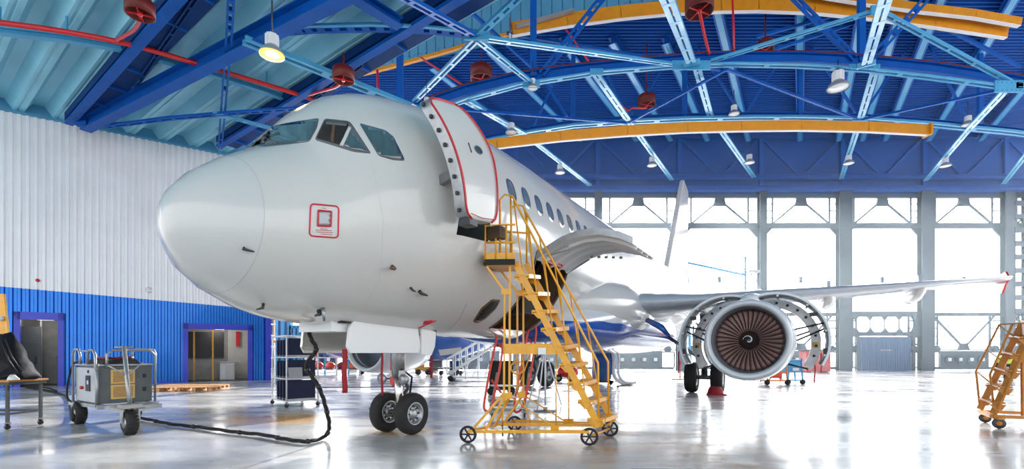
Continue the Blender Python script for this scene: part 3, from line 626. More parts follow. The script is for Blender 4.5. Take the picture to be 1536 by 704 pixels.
# ================================================================ AIRLINER
from mathutils.geometry import delaunay_2d_cdt
NP=Vector((-2.1,9.0,0)); AZ=math.radians(30); aa=Vector((math.sin(AZ),math.cos(AZ),0)); rr=Vector((aa.y,-aa.x,0)); UP=Vector((0,0,1))
def K(k,l,z): return NP+aa*k+rr*l+UP*z
TAB=[(0,3.12,3.11,0),(.02,3.24,2.99,.13),(.05,3.33,2.89,.22),(.15,3.49,2.73,.4),(.4,3.73,2.48,.68),(.8,3.99,2.27,.98),(1.3,4.25,2.1,1.24),(1.68,4.44,2.02,1.40),(1.8,4.58,2.0,1.45),(2.0,4.86,1.97,1.5),(2.3,5.14,1.95,1.57),(2.7,5.42,1.93,1.65),(3.1,5.6,1.915,1.72),(3.6,5.74,1.9,1.8),(4.4,5.9,1.88,1.88),(5.5,6.03,1.86,1.95),(7,6.1,1.85,1.98),(9,6.12,1.85,1.98),(31,6.12,1.85,1.98),(36,6.1,2.6,1.7),(41,6.0,4.0,1.0),(46.5,5.8,5.3,.22)]
KT,KS=-3.95,.78
def prof(k,off=0):
    u=(k-KT)/KS
    for (u0,*p),(u1,*q) in zip(TAB,TAB[1:]):
        if u<=u1: t=max(0,(u-u0)/(u1-u0)); return [a+(b-a)*t for a,b in zip(p,q)]
    return TAB[-1][1:]
def SP(k,th,off=0):
    t,b,w=prof(k); zc=(t+b)/2; h=(t-b)/2
    return K(k,(w+off)*math.cos(th),zc+(h+off)*math.sin(th))
us=[0,.005,.02,.05,.09,.15,.25,.4,.6,.81,1.0,1.3,1.5,1.68,1.74,1.8,1.9,2.0,2.15,2.3,2.5,2.7,2.9,3.1,3.35,3.6,4,4.4]
DK0,DK1,CK0,CK1=-.66,.14,1.84,3.46
ks=[KT+KS*u for u in us]+[DK0,-.4,-.1,DK1,.5,.9,1.3,CK0,2.2,2.6,3.0,CK1,4,4.8,5.6,6.5,7.5,9,11,13,15,17,20,22,24,26,28,30,31.5,32.3]
ks=sorted(ks)
NT=120
rad=lambda d: math.radians(d)
thD0,thD1=rad(-15),rad(36); thC0,thC1=rad(-66),rad(-12)
def ringmesh(klist,skip=True,off=0):
    m=MB(); rows=[[SP(k,2*PI*i/NT,off) for i in range(NT)] for k in klist]
    n=NT; vs=[v for r in rows for v in r]; fs=[]
    for i in range(len(klist)-1):
        km=(klist[i]+klist[i+1])/2
        for j in range(n):
            t=(j+.5)*2*PI/n; t=t-2*PI if t>PI else t
            if skip and ((DK0<km<DK1 and thD0<t<thD1) or (CK0<km<CK1 and thC0<t<thC1)): continue
            fs.append((i*n+j,i*n+(j+1)%n,(i+1)*n+(j+1)%n,(i+1)*n+j))
    return m.add(vs,fs,True)
air=empty('airliner',NP,'large white twin engine airliner with a bare grey nose parked across the hangar','aircraft')
# paint: white with a blue band low on the belly fairing
def belly_paint():
    m=mat('belly_paint',(222,224,226),.18,coat=.6); nt=m.node_tree; b=nt.nodes['Principled BSDF']; L=nt.links.new
    tc=nt.nodes.new('ShaderNodeTexCoord'); s=nt.nodes.new('ShaderNodeSeparateXYZ'); L(tc.outputs['Object'],s.inputs[0])
    wv=nt.nodes.new('ShaderNodeTexNoise'); wv.inputs['Scale'].default_value=.5; L(tc.outputs['Object'],wv.inputs['Vector'])
    a=nt.nodes.new('ShaderNodeMath'); a.operation='MULTIPLY_ADD'; L(wv.outputs['Fac'],a.inputs[0]); a.inputs[1].default_value=-.35; L(s.outputs['Z'],a.inputs[2])
    up=nt.nodes.new('ShaderNodeMath'); up.operation='LESS_THAN'; L(a.outputs[0],up.inputs[0]); up.inputs[1].default_value=2.14
    lo=nt.nodes.new('ShaderNodeMath'); lo.operation='GREATER_THAN'; L(a.outputs[0],lo.inputs[0]); lo.inputs[1].default_value=1.40
    mu=nt.nodes.new('ShaderNodeMath'); mu.operation='MULTIPLY'; L(up.outputs[0],mu.inputs[0]); L(lo.outputs[0],mu.inputs[1])
    mx=nt.nodes.new('ShaderNodeMix'); mx.data_type='RGBA'; L(mu.outputs[0],mx.inputs['Factor']); mx.inputs[6].default_value=(*lin((218,221,225)),1); mx.inputs[7].default_value=(*lin((24,84,176)),1)
    L(mx.outputs[2],b.inputs['Base Color'])
belly_paint()
iR=ks.index(KT+KS*.81)
ringmesh(ks[:iR+1]).build('radome','radome_paint',air)
fus=ringmesh(ks[iR:]).build('fuselage','white_paint',air)
MB().grid([[SP(KT+KS*.806,2*PI*i/96,.001) for i in range(96)],[SP(KT+KS*.81,2*PI*i/96,-.004) for i in range(96)],[SP(KT+KS*.814,2*PI*i/96,.001) for i in range(96)]],True,True).build('radome_seam','seam_dark',air)
allm=ringmesh(ks,False); 
def bvh_of(m):
    return BVHTree.FromPolygons([tuple(v) for v in m.v],m.f)
BV=bvh_of(allm)
eye=Vector((0,0,CZ))
def hit(px,py,bv=None):
    d=Vector(((px-CX)/F,1,(HY-py)/F)).normalized(); p,n,i,t=(bv or BV).ray_cast(eye,d)
    if p is None: return None,None
    if n.dot(d)>0: n=-n
    return p,n
def dens(poly,step=3):
    out=[]
    for i,(x,y) in enumerate(poly):
        x2,y2=poly[(i+1)%len(poly)]; n=max(1,int(math.hypot(x2-x,y2-y)/step))
        out+=[(x+(x2-x)*j/n,y+(y2-y)*j/n) for j in range(n)]
    return out
def rnd(poly,r=3,n=4):
    out=[]; N=len(poly)
    for i in range(N):
        p=Vector(poly[i]); a=Vector(poly[i-1]); b=Vector(poly[(i+1)%N]); da=(a-p); db=(b-p); q=min(r,da.length*.45,db.length*.45)
        s=p+da.normalized()*q; e=p+db.normalized()*q
        for k in range(n+1): t=k/n; out.append(tuple(s*(1-t)**2+p*2*t*(1-t)+e*t*t))
    return out
def patch(name,poly,mt,parent=None,off=.006,bv=None,skirt=.02,step=3,grid=7,thick=None,world=True,dirv=None):
    P=dens(poly,step); n=len(P); xs=[p[0] for p in P]; ys=[p[1] for p in P]
    pts=[Vector(p) for p in P]; x=min(xs)+grid/2
    while x<max(xs):
        y=min(ys)+grid/2
        while y<max(ys): pts.append(Vector((x,y))); y+=grid
        x+=grid
    vo,_,fo,_,_,_=delaunay_2d_cdt(pts,[],[list(range(n))],1,1e-4)
    m=MB(); vs=[];ok=True; last=None
    for v in vo:
        p,nn=hit(v.x,v.y,bv)
        if p is None:
            p,nn=last if last else (PY(v.x,v.y,8),Vector((0,-1,0)))
        last=(p,nn); vs.append((p+nn*off,nn))
    m.add([v for v,_ in vs],[tuple(f) for f in fo],True)
    # boundary skirt
    ec={}
    for f in fo:
        for i in range(len(f)): e=(f[i],f[(i+1)%len(f)]); k=tuple(sorted(e)); ec.setdefault(k,[]).append(e)
    th_=thick or skirt
    idx={}; ex=[]; fs=[]
    for i,(v,nn) in enumerate(vs): ex.append(v-(nn*th_ if dirv is None else dirv*th_))
    base=len(vs); allv=[v for v,_ in vs]+ex
    fs=[]
    for k,e in ec.items():
        if len(e)==1: a,b=e[0]; fs.append((b,a,a+base,b+base))
    m2=MB().add(allv,fs,False); m.v+=[]; 
    o=len(m.v); m.v+=allv; m.f+=[[i+o for i in f] for f in fs]; m.sm+=[False]*len(fs)
    if thick:
        o=len(m.v); m.v+=ex; m.f+=[[i+o for i in f][::-1] for f in fo]; m.sm+=[True]*len(fo)
    return m.build(name,mt,parent,world)
def stroke(name,pts,mt,parent,w=.012,closed=False,bv=None,off=.004,step=2):
    P=[Vector(p) for p in pts]; Q=[]
    for i in range(len(P) if closed else len(P)-1):
        a=P[i];b=P[(i+1)%len(P)]; n=max(1,int((b-a).length/step)); Q+=[a.lerp(b,j/n) for j in range(n)]
    if not closed: Q.append(P[-1])
    W=[]
    for q in Q:
        p,nn=hit(q.x,q.y,bv)
        if p is not None: W.append((p+nn*off))
    return MB().tube(W,w/2,5,closed=closed).build(name,mt,parent)
# cockpit windows
win=[('windshield',[(365,221),(378,206),(394,193),(435,185),(477,179),(474,193),(463,212),(440,215),(402,219)]),
     ('side_window',[(540,187),(578,197),(590,206),(607,240),(590,239),(568,233)])]
for nm,pl in win:
    patch('window_surround',rnd([(x+(x-sum(a for a,_ in pl)/len(pl))*.03,y+(y-sum(b for _,b in pl)/len(pl))*.07) for x,y in pl],4),'seam_dark',air,off=.004)
    patch(nm,rnd(pl,3),'cockpit_glass',air,off=.009)
ow=[(474,209),(488,180),(523,183),(530,192),(554,230),(530,226)]
patch('window_surround',rnd([(472,210),(487,178),(524,182),(531,191),(557,231),(530,228)],4),'seam_dark',air,off=.004)
patch('open_window',rnd([(475,208),(488,181),(521,184),(524,190),(511,218)],3),'opening_dark',air,off=.009)
patch('quarter_window',rnd([(514,219),(526,196),(552,229),(530,225)],2),'cockpit_glass',air,off=.011)
patch('window_post',[(510,219),(523,191),(527,193),(515,220)],'white_paint',air,off=.02)
patch('cockpit_interior_post',[(496,212),(499,188),(503,188),(501,215)],'hold_brown',air,off=.012)
patch('sun_visor',rnd([(490,182),(521,185),(520,190),(488,187)],2),'cart_grey',air,off=.012)
stroke('wiper',[(378,219),(400,206),(420,201)],'dark_steel',air,.012,off=.02)
# cabin windows on the near side
for i in range(11):
    k=.9+.533*i; m=MB(); rows=[]; t,b,w=prof(k); zc=(t+b)/2; h=(t-b)/2
    def wp(dk,dz,off): 
        kk=k+dk; z=4.5+dz; return K(kk,(w+off)*math.sqrt(max(0,1-((z-zc)/h)**2)),z)
    ring=[(math.copysign(abs(math.cos(q))**.75,math.cos(q)),math.copysign(abs(math.sin(q))**.75,math.sin(q))) for q in[2*PI*j/20 for j in range(20)]]
    o=MB().add([wp(x*.15,y*.215,.004) for x,y in ring]+[wp(x*.115,y*.175,.012) for x,y in ring],[(j,(j+1)%20,20+(j+1)%20,20+j) for j in range(20)],True).build('cabin_window',"bare_metal",air)
    MB().add([wp(x*.118,y*.178,.006) for x,y in ring]+[wp(0,0,.006)],[(j,(j+1)%20,20) for j in range(20)],False).build('window_pane','cabin_glass',o)
# red service panel with outline
stroke('service_outline',rnd([(466,306),(508,310),(507,357),(464,354)],6),'red_line',air,.02,True)
patch('service_panel',[(477,317),(496,318),(495,339),(477,338)],'lamp_grey',air,off=.014,skirt=.03)
stroke('service_panel_edge',[(477,316),(497,318),(496,340),(476,339)],'red_line',air,.02,True,off=.016)
for y,x0,x1 in((345,473,498),(348,474,499),(351,481,498),(343,480,491),(312,483,489)):
    stroke('placard_line',[(x0,y),(x1,y+1.3)],'red_line',air,.006)
# probes and small marks
def probe(px,py,L,rdir,mt='dark_steel',r=.018,nm='probe'):
    p,n=hit(px,py); 
    if p: MB().tube([p-n*.02,p+n*.06,p+n*.09+rdir*L],[r,r,r*.5],8).build(nm,mt,air)
probe(366,372,.16,aa,'dark_steel'); probe(588,400,.1,-aa,'hold_brown',.03); probe(629,437,.12,aa,'dark_steel',.03); probe(616,432,.05,aa,'dark_steel',.02)
probe(478,466,.08,-aa,'dark_steel',.03,'drain_mast'); probe(484,463,.1,-UP,'steel',.03,'drain_mast'); probe(395,456,.08,-aa,'dark_steel',.02)
patch('outflow_slot',rnd([(709,483),(722,462),(738,449),(751,450),(744,463),(729,478),(716,485)],3),'hold_brown',air,off=.006)
patch('outflow_flap',rnd([(713,481),(725,463),(739,452),(747,453),(741,462),(727,476)],3),'opening_dark',air,off=.02,skirt=.03,step=6,grid=40)
patch('belly_marking',[(636,482),(650,480),(645,485),(634,487)],'red_line',air,off=.006)
stroke('belly_marking',[(628,492),(654,481)],'red_line',air,.03)
stroke('panel_seam',[(700,455),(690,478),(672,497)],'seam_dark',air,.006,off=.0); stroke('panel_seam',[(560,250),(575,330),(570,420),(540,470)],'white_paint',air,.006,off=0)
m=MB(); p=SP(.1,rad(88)); m.prism([(0,0),(.32,0),(.28,.3),(.16,.3)],p-UP*.02-rr*.02,aa,UP,rr,.04); m.build('blade_antenna','label_white',air)
# door opening lining
def liner(k0,k1,t0,t1,dep,mt,nm):
    m=MB(); n=10
    out=[[SP(k,t0+(t1-t0)*i/n) for i in range(n+1)] for k in(k0,k1)]; ci=rr*-dep
    inn=[[p+ci for p in r] for r in out]
    for r,q in zip(out,inn): m.grid([r,q],False)
    m.grid([inn[0],inn[1]],False); m.grid([[out[0][0],out[1][0]],[inn[0][0],inn[1][0]]],False); m.grid([[out[0][-1],out[1][-1]],[inn[0][-1],inn[1][-1]]],False)
    return m.build(nm,mt,air)
liner(DK0,DK1,thD0,thD1,.9,'cart_grey','door_entrance')
ca=liner(CK0,CK1,thC0,thC1,.95,'hold_brown','cargo_hold')
for k in(CK0,CK1): MB().tube([SP(k,thC0+(thC1-thC0)*i/12,-.01) for i in range(13)],.035,6).build('hold_frame','hold_brown',air)
m=MB(); m.bar(SP(CK0,thC1,-.02),SP(CK1,thC1,-.02),.1,.07); m.build('hold_top_beam','tan_filter',air)
for k in(2.3,2.85):
    MB().tube([SP(k,thC0+(thC1-thC0)*i/8,-.45) for i in range(9)],.05,6).build('hold_rib','opening_dark',air)
MB().box(K(2.5,.95,2.75),(.9,.5,.8),rz=-AZ).build('hold_equipment','opening_dark',air)
# raised passenger door
big=bvh_of(ringmesh(ks,False,.5))
DL=[(633,147),(645,163),(656,183),(672,218),(686,252),(695,286),(700,318),(705,328)]
DR=[(748,336),(748,300),(743,262),(735,230),(719,198),(692,173),(662,157)]
def kth(p):
    d=p-NP; k=d.dot(aa); l=d.dot(rr); t,b,w=prof(k); zc=(t+b)/2; h=(t-b)/2; return k,math.atan2((p.z-zc)/(h+.5),l/(w+.5))
LK=[kth(hit(x,y,big)[0]) for x,y in DL[1:]]; RK=[kth(hit(x,y,big)[0]) for x,y in DR[:4]]
kL0=sum(k for k,_ in LK[:3])/3; kL1=sum(k for k,_ in LK[-3:])/3; kR=sum(k for k,_ in RK)/len(RK)
th0=LK[-1][1]; th1=LK[0][1]+rad(6)
def DP(u,v,off=0,inn=0):
    # u across, v up ; slight rounding at the corners
    th=th0+(th1-th0)*v; kl=kL1+(kL0-kL1)*v; c=min(v,1-v)*(th1-th0)*2.4; cr=0 if c>.22 else .12*(1-math.sqrt(max(0,1-(1-c/.22)**2)))
    kre=kR-.32*max(0,(v-.5)/.5)**1.5; k=kl+cr+(kre-kl-2*cr)*u; t,b,w=prof(k); zc=(t+b)/2; h=(t-b)/2
    return K(k,(w+.5+off)*math.cos(th),zc+(h+.5+off)*math.sin(th))-rr*inn
NV=28; NU=8
o_=[[DP(u/NU,v/NV) for u in range(NU+1)] for v in range(NV+1)]; i_=[[DP(u/NU,v/NV,0,.2) for u in range(NU+1)] for v in range(NV+1)]
m=MB(); m.grid(o_); m.grid(i_,True); 
dr=m.grid([[r[-1] for r in o_],[r[-1] for r in i_]],False).grid([o_[0],i_[0]],False).grid([o_[-1],i_[-1]],False).build('passenger_door','white_paint',air)
MB().tube([DP(0.01,v/NV,.004) for v in range(NV+1)],.018,6).build('door_edge_stripe','red_paint',dr)
MB().tube([DP(.99,v/NV,.004) for v in range(NV+1)]+[DP(1-u/NU,1,.004) for u in range(NU+1)],.016,6).build('door_edge_stripe','red_paint',dr)
c=[DP(.62+.09*math.cos(q*PI/10),.56+.033*math.sin(q*PI/10),.006) for q in range(20)]; MB().add(c+[DP(.62,.56,.008)],[(q,(q+1)%20,20) for q in range(20)]).build('door_window','cockpit_glass',dr); MB().tube(c,.008,5,closed=True).build('window_ring','seam_dark',dr)
MB().tube([DP(.4,.52,.004),DP(.41,.6,.004)],.01,5).build('door_handle_slot','dark_steel',dr)
MB().tube([DP(.12,.04,.002),DP(.5,.02,.002),DP(.95,.03,.002)],.006,5).build('door_lower_seam','red_line',dr)
m=MB(); m.grid([[DP(0,v/NV) for v in range(NV+1)],[DP(0,v/NV,0,.2) for v in range(NV+1)]],True); m.grid([[DP(0,v/NV)-aa*.02 for v in range(NV+1)],[DP(0,v/NV,0,.05)-aa*.02 for v in range(NV+1)]],True); m.build('door_edge_frame','galvanised',dr)
for i in range(8): MB().box(DP(0,(i+.5)/8,0,.12)-aa*.02,(.04,.035,.05),rz=-AZ).build('door_latch','dark_steel',dr)
MB().bar(DP(.1,.35,0,.2),DP(.2,.33,0,.52),.09,.14).build('door_hinge_arm','steel',dr)
MB().box(DP(.1,0,0,.1)-UP*.04,(.2,.2,.1),rz=-AZ).build('door_foot','dark_steel',dr)
p,n_=hit(735,350); MB().box(p+n_*.12,(.28,.2,.2),rz=-AZ).build('door_sill_bracket','hold_brown',air)
# raised cargo door
path=[(0,3.50),(.25,3.63),(.55,3.77),(.9,3.85),(1.3,3.85),(1.7,3.73),(1.95,3.6)]
def CD(k,t,z,dn=0): return K(k,1.93+t,z-dn)
m=MB(); th_=.13
top=[[CD(k,t,z) for t,z in path] for k in(CK0-.02,CK1)]; low=[[CD(k,t,z,th_) for t,z in path] for k in(CK0-.02,CK1)]
m.grid([top[0],top[1]]); m.build('cargo_door','white_paint',air); cd=bpy.data.objects['cargo_door']
m=MB(); m.grid([low[0],low[1]]); m.build('inner_skin','label_white',cd)
m=MB(); m.grid([top[0],low[0]],False); m.grid([top[1],low[1]],False); m.grid([[top[0][-1],top[1][-1]],[low[0][-1],low[1][-1]]],False); m.build('door_rim','galvanised',cd)
for k in(2.1,2.5,2.9,3.3):
    m=MB()
    pts=[CD(k,t,z,th_+.03) for t,z in path]
    for a_,b_ in zip(pts,pts[1:]): m.bar(a_,b_,.05,.06)
    m.build('door_stiffener','label_white',cd)
for i in range(5): MB().cyl(CD(3.1,.7+i*.16,3.72-(i*.02),.12),CD(3.1,.7+i*.16,3.72-(i*.02),.16),.035,12).build('latch_hole','steel',cd)
MB().bar(CD(CK0+.1,.0,3.45),CD(CK0+.25,.6,3.6),.07,.07).build('hinge_strut','steel',cd); MB().bar(CD(CK1-.1,.0,3.35),CD(CK1-.15,.55,3.6),.07,.07).build('hinge_strut','steel',cd)
MB().bar(CD(CK0+.3,.05,3.4),CD(CK1-.5,.05,3.4),.12,.08).build('hinge_line','red_paint',cd)
# belly fairing
rows=[]
for i in range(25):
    t=i/24; k=3.7+12.3*t; s=min(1,(t/.25))**.6 if t<.25 else min(1,((1-t)/.2))**.6 if t>.8 else 1
    s=max(.0,s); w=1.6+.72*s; zt=2.3+.95*s; zb=1.9-.42*s; zc=(zt+zb)/2; hh=(zt-zb)/2; e=.75
    rows.append([K(k,w*math.copysign(abs(math.cos(q))**e,math.cos(q)),zc+hh*math.copysign(abs(math.sin(q))**e,math.sin(q))) for q in[2*PI*j/56 for j in range(56)]])
bf=MB().grid(rows,True,True).add(rows[0],[tuple(range(56))]).add(rows[-1],[tuple(range(56))]).build('belly_fairing','belly_paint',air)
# wings
def foil(P,ch,th,n=16,thru=.0):
    out=[]
    for i in range(2*n):
        x=(1-math.cos(PI*(i if i<n else 2*n-i)/n))/2
        yt=5*th*(.2969*math.sqrt(x)-.126*x-.3516*x*x+.2843*x**3-.1015*x**4)*ch
        out.append(P+aa*(x*ch)+UP*(yt if i<n else -yt*.85))
    return out
def wing(s,nm):
    secs=[(6.9,1.3,2.98,7.2,.135),(7.3,2.2,3.0,6.6,.13),(8.4,4.0,3.1,5.0,.115),(9.7,6.2,3.3,3.9,.105),(11.6,9.2,3.55,2.8,.095),(13.66,12.26,3.84,1.7,.09)]
    rows=[foil(K(k,l*s,z),c,t) for k,l,z,c,t in secs]
    o=MB().grid(rows,True,True).add(rows[-1],[tuple(range(32))]).build(nm,'wing_grey',air)
    tip=K(13.7,12.28*s,3.84)
    MB().prism([(.3,0),(.6,.25),(1.2,.2),(1.4,0),(1.2,-.36),(.9,-.42),(.6,-.15)],tip-rr*.02,aa,UP,rr,.05).build('wingtip_fence','orange_red' if s>0 else 'white_paint',o)
    for k,l,z in((12.1,7.4,3.25),(13.6,9.9,3.45)) if s>0 else ():
        c=K(k,l*s,z); m=MB(); m.lathe([(-1.2,0),(-1.0,.1),(-.5,.2),(.2,.24),(.9,.16),(1.4,0)],c,(aa-UP*.12).normalized(),14); m.build('flap_track_fairing','white_paint',o)
        MB().bar(c+UP*.15-aa*.3,c+UP*.4-aa*.8,.1,.3).build('fairing_stay','engine_white',o)
    return o
wing(1,'wing'); wing(-1,'wing')
# wing root fillet (polished)
m=MB(); m.lathe([(-3.2,0),(-2.9,.3),(-2.2,.56),(-1.2,.78),(0,.86),(1,.8),(2,.6),(2.6,.2)],K(7.4,1.65,2.8),(rr*.12+aa).normalized(),28); m.build('wing_root_fillet','white_paint',air)
m=MB(); m.tube([K(7.9,2.6,2.5),K(7.5,3.1,2.25),K(7.6,3.3,2.0)],[.08,.1,.05],8); m.build('root_seal','aircraft_blue',air)
# tail
fin=[(21.8,5.9),(28.6,5.9),(28.9,13.0),(27.3,13.3)]
m=MB(); vs=[K(k,-.16,z) for k,z in fin]+[K(k,.16,z) for k,z in fin]; m.add(vs,[(0,1,2,3),(4,5,6,7)]+[(i,(i+1)%4,4+(i+1)%4,4+i) for i in range(4)]); m.build('tail_fin','white_paint',air,bevel=.1)
for s in(-1,1):
    rows=[foil(K(28.3,.3*s,5.5),3.6,.09),foil(K(30.6,4.6*s,5.9),1.6,.09)]; MB().grid(rows,True,True).add(rows[-1],[tuple(range(32))]).build('tailplane','white_paint',air)
# engines
def engine(s,full):
    l0=5.45 if full else -5.9; kE=5.9 if full else 4.6; zE=1.82
    c=K(kE,l0,zE)
    eng=MB().lathe([(.62,.80),(.3,.79),(.12,.81),(.04,.845),(.0,.885),(.03,.925),(.12,.96),(.3,.99),(.62,1.02),(.9,1.03),(.95,1.0),(.95,.9)],c,aa,64).build('engine_intake','engine_white',air)
    MB().lathe([(.125,.80),(.5,.785),(.98,.78),(1.0,0)],c,aa,48).build('intake_liner','inlet_liner',eng)
    MB().lathe([(.95,.94),(1.2,.93),(1.25,.97),(1.4,.97),(1.45,.9),(2.4,.88),(2.5,.7),(3.2,.62),(3.9,.52),(4.3,.4),(4.35,0)] if full else [(.95,.94),(2.5,.7),(2.6,0)],c,aa,40).build('engine_core','dark_steel',eng)
    if full: MB().lathe([(4.2,.36),(4.7,.25),(5.1,.04),(5.12,0)],c,aa,24).build('exhaust_cone','bare_metal',eng)
    sp=MB().lathe([(.42,0),(.45,.05),(.62,.15),(.8,.235),(.86,.24)],c,aa,32,smooth=True).build('spinner','spinner_black',eng)
    if full:
        pts=[]
        for i in range(26):
            t=i/25; r=.03+.1*t; a=-2.2+t*5.2; h=.43+ (r-.05)/.1*.17 if r>.05 else .44
            pts.append(c+aa*(h-.012)+rr*(r*math.cos(a))+UP*(r*math.sin(a)))
        MB().tube(pts,[.006+.012*math.sin(PI*min(1,i/25+.1)) for i in range(26)],6).build('spiral_mark','label_white',sp)
    nb=36
    if full:
        m=MB(); rows=[]
        for i in range(9):
            r=.22+.555*i/8; tw=math.radians(28+34*i/8); ch=.2+.16*i/8
            cc=Vector((r,0,0)); d=Vector((0,math.sin(tw),math.cos(tw)))
            rows.append([cc-d*ch*.5+Vector((0,.02*math.sin(PI*i/8),0)),cc,cc+d*ch*.5])
        m.grid(rows); 
        bl=m.build('fan_blade','fan_blade',eng,world=False)
        md=bl.modifiers.new('thickness','SOLIDIFY'); md.thickness=.012
        # local x -> radial, local z -> axis
        base=c+aa*.83-wl(eng)
        fb=bl
        for k in range(nb):
            b=bl if k==0 else bl.copy()
            if k: COL.objects.link(b); b.parent=eng
            q=2*PI*k/nb; x=rr*math.cos(q)+UP*math.sin(q); y=aa.cross(x)
            b.matrix_local=Matrix(((x.x,y.x,aa.x,base.x),(x.y,y.y,aa.y,base.y),(x.z,y.z,aa.z,base.z),(0,0,0,1)))
    # pylon
    m=MB(); rows=[]
    for k,w,z0,z1 in((.7,.02,2.72,2.8),(1.0,.16,2.65,2.98),(1.6,.2,2.6,3.1),(2.8,.2,2.5,3.15),(4.6,.16,2.4,3.2),(6,.03,2.8,3.2)):
        rows.append([K(kE+k,l0-w,z0),K(kE+k,l0+w,z0),K(kE+k,l0+w,z1-.05),K(kE+k,l0,z1),K(kE+k,l0-w,z1-.05)])
    m.grid(rows,True,True); m.build('pylon','engine_white',eng)
    MB().sphere(K(kE+.9,l0,2.86),.2,16,10,(1.1,1.1,.8)).build('pylon_nose','engine_white',eng)
    if not full: 
        MB().lathe([(.9,1.03),(1.4,1.05),(2.0,.98),(2.6,.82),(2.62,.6)],c,aa,48).build('cowl','engine_white',eng)
        return eng
    for sd in(-1,1):
        def Q(x,z,k): return c+rr*(x*sd)+UP*z+aa*k
        # fan cowl, hinged up
        cx,R=.52,1.2
        def shell(cx,cz,R0,R1,a0,a1,k0,k1,nm,mt,par,n=26):
            m=MB(); A=[a0+(a1-a0)*i/n for i in range(n+1)]
            o0=[Q(cx+R1*math.cos(t),cz+R1*math.sin(t),k0) for t in A]; o1=[Q(cx+R1*math.cos(t),cz+R1*math.sin(t),k1) for t in A]
            i0=[Q(cx+R0*math.cos(t),cz+R0*math.sin(t),k0) for t in A]; i1=[Q(cx+R0*math.cos(t),cz+R0*math.sin(t),k1) for t in A]
            m.grid([o0,o1]); m.grid([i0,i1]); m.grid([i0,o0],False); m.grid([i1,o1],False); m.grid([[i0[0],i1[0]],[o0[0],o1[0]]],False); m.grid([[i0[-1],i1[-1]],[o0[-1],o1[-1]]],False)
            return m.build(nm,mt,par)
        fc=shell(.52,-.02,1.17,1.22,rad(112),rad(-30),.95,1.95,'fan_cowl','engine_white',eng)
        for t in(85,50,12,-18): 
            m=MB(); m.tube([Q(.52+1.14*math.cos(rad(t)),-.02+1.14*math.sin(rad(t)),k) for k in(1.0,1.9)],.03,6); m.build('cowl_rib','galvanised',fc)
        m=MB(); m.tube([Q(.52+1.15*math.cos(rad(t)),-.02+1.15*math.sin(rad(t)),1.45) for t in range(110,-31,-10)],.03,6); m.build('cowl_hoop','galvanised',fc)
        MB().box(Q(.52+1.1,-.28,1.1),(.09,.05,.16),rz=-AZ).build('cowl_latch','black_plastic',fc); MB().box(Q(.52+.86,.62,1.1),(.16,.05,.1),rz=-AZ).build('cowl_latch','black_plastic',fc)
        rc=shell(.38,-.05,1.0,1.22,rad(108),rad(-36),2.3,2.6,'reverser_bulkhead','galvanised',eng)
        shell(.38,-.05,1.16,1.22,rad(108),rad(-36),2.6,4.0,'reverser_sleeve','engine_white',rc)
        for t in range(80,-31,-14): MB().cyl(Q(.38+1.11*math.cos(rad(t)),-.05+1.11*math.sin(rad(t)),2.3),Q(.38+1.11*math.cos(rad(t)),-.05+1.11*math.sin(rad(t)),2.22),.035,8).build('bulkhead_fitting','dark_steel',rc)
        MB().box(Q(1.48,-.1,2.26),(.14,.04,.14),rz=-AZ).build('placard','tan_frame',rc)
        for a_,b_ in(((.95,.25,1.0),(1.62,.42,1.3)),((.95,-.05,1.0),(1.66,.3,1.5)),((.95,.1,2.0),(1.45,.3,2.5)),((.8,-.6,2.0),(1.3,-.75,2.5))):
            MB().tube([Q(*a_),Q(*b_)],.025,6).build('hold_open_rod','dark_steel',eng)
    m=MB()
    for t in range(-60,250,22):
        m.tube([c+rr*(.93*math.cos(rad(t)))+UP*(.93*math.sin(rad(t)))+aa*1.5,c+rr*(.9*math.cos(rad(t+15)))+UP*(.9*math.sin(rad(t+15)))+aa*2.3],.025,5)
    m.build('core_pipework','bare_metal',eng)
    return eng
engine(1,True); engine(-1,False)
# landing gear
def wheel(par,c,R,w,hub,nm='wheel'):
    ax=rr; o=MB().lathe([(-w*.38,R*.55),(-w*.5,R*.72),(-w*.48,R*.88),(-w*.34,R*.97),(-w*.12,R),(w*.12,R),(w*.34,R*.97),(w*.48,R*.88),(w*.5,R*.72),(w*.38,R*.55)],c,ax,40).build(nm,'black_rubber',par)
    MB().lathe([(w*.3,R*.57),(w*.42,R*.55),(w*.36,R*.47),(w*.2,R*.42),(w*.15,R*.24),(w*.3,R*.2),(w*.34,R*.12),(w*.34,0)],c,ax,28).lathe([(-w*.3,R*.57),(-w*.42,R*.55),(-w*.36,R*.47),(-w*.2,R*.42),(-w*.15,R*.24),(-w*.3,R*.2),(-w*.34,0)],c,ax,28).build('hub',hub,o)
    for k in range(8):
        q=2*PI*k/8; MB().cyl(c+ax*(w*.2)+aa*(R*.34*math.cos(q))+UP*(R*.34*math.sin(q)),c+ax*(w*.27)+aa*(R*.34*math.cos(q))+UP*(R*.34*math.sin(q)),R*.05,8).build('wheel_bolt','dark_steel',o)
    return o
def tred(c,R,w): pass
ng=MB().tube([K(0,0,.38),K(-.02,0,.7),K(-.04,0,1.1)],[.075,.08,.09],14).build('nose_landing_gear','bare_metal',air)
MB().tube([K(-.04,0,1.05),K(-.06,0,1.45),K(-.05,0,2.0)],[.12,.14,.14],14).build('oleo_cylinder','steel',ng)
for s,hb in((.29,'galvanised'),(-.33,'galvanised')): wheel(ng,K(0,s,.385),.385,.235,hb)
MB().cyl(K(0,-.34,.385),K(0,.3,.385),.05,12).build('axle','steel',ng)
MB().tube([K(-.1,.02,1.35),K(.55,.05,1.95)],.05,10).build('drag_brace','bare_metal',ng)
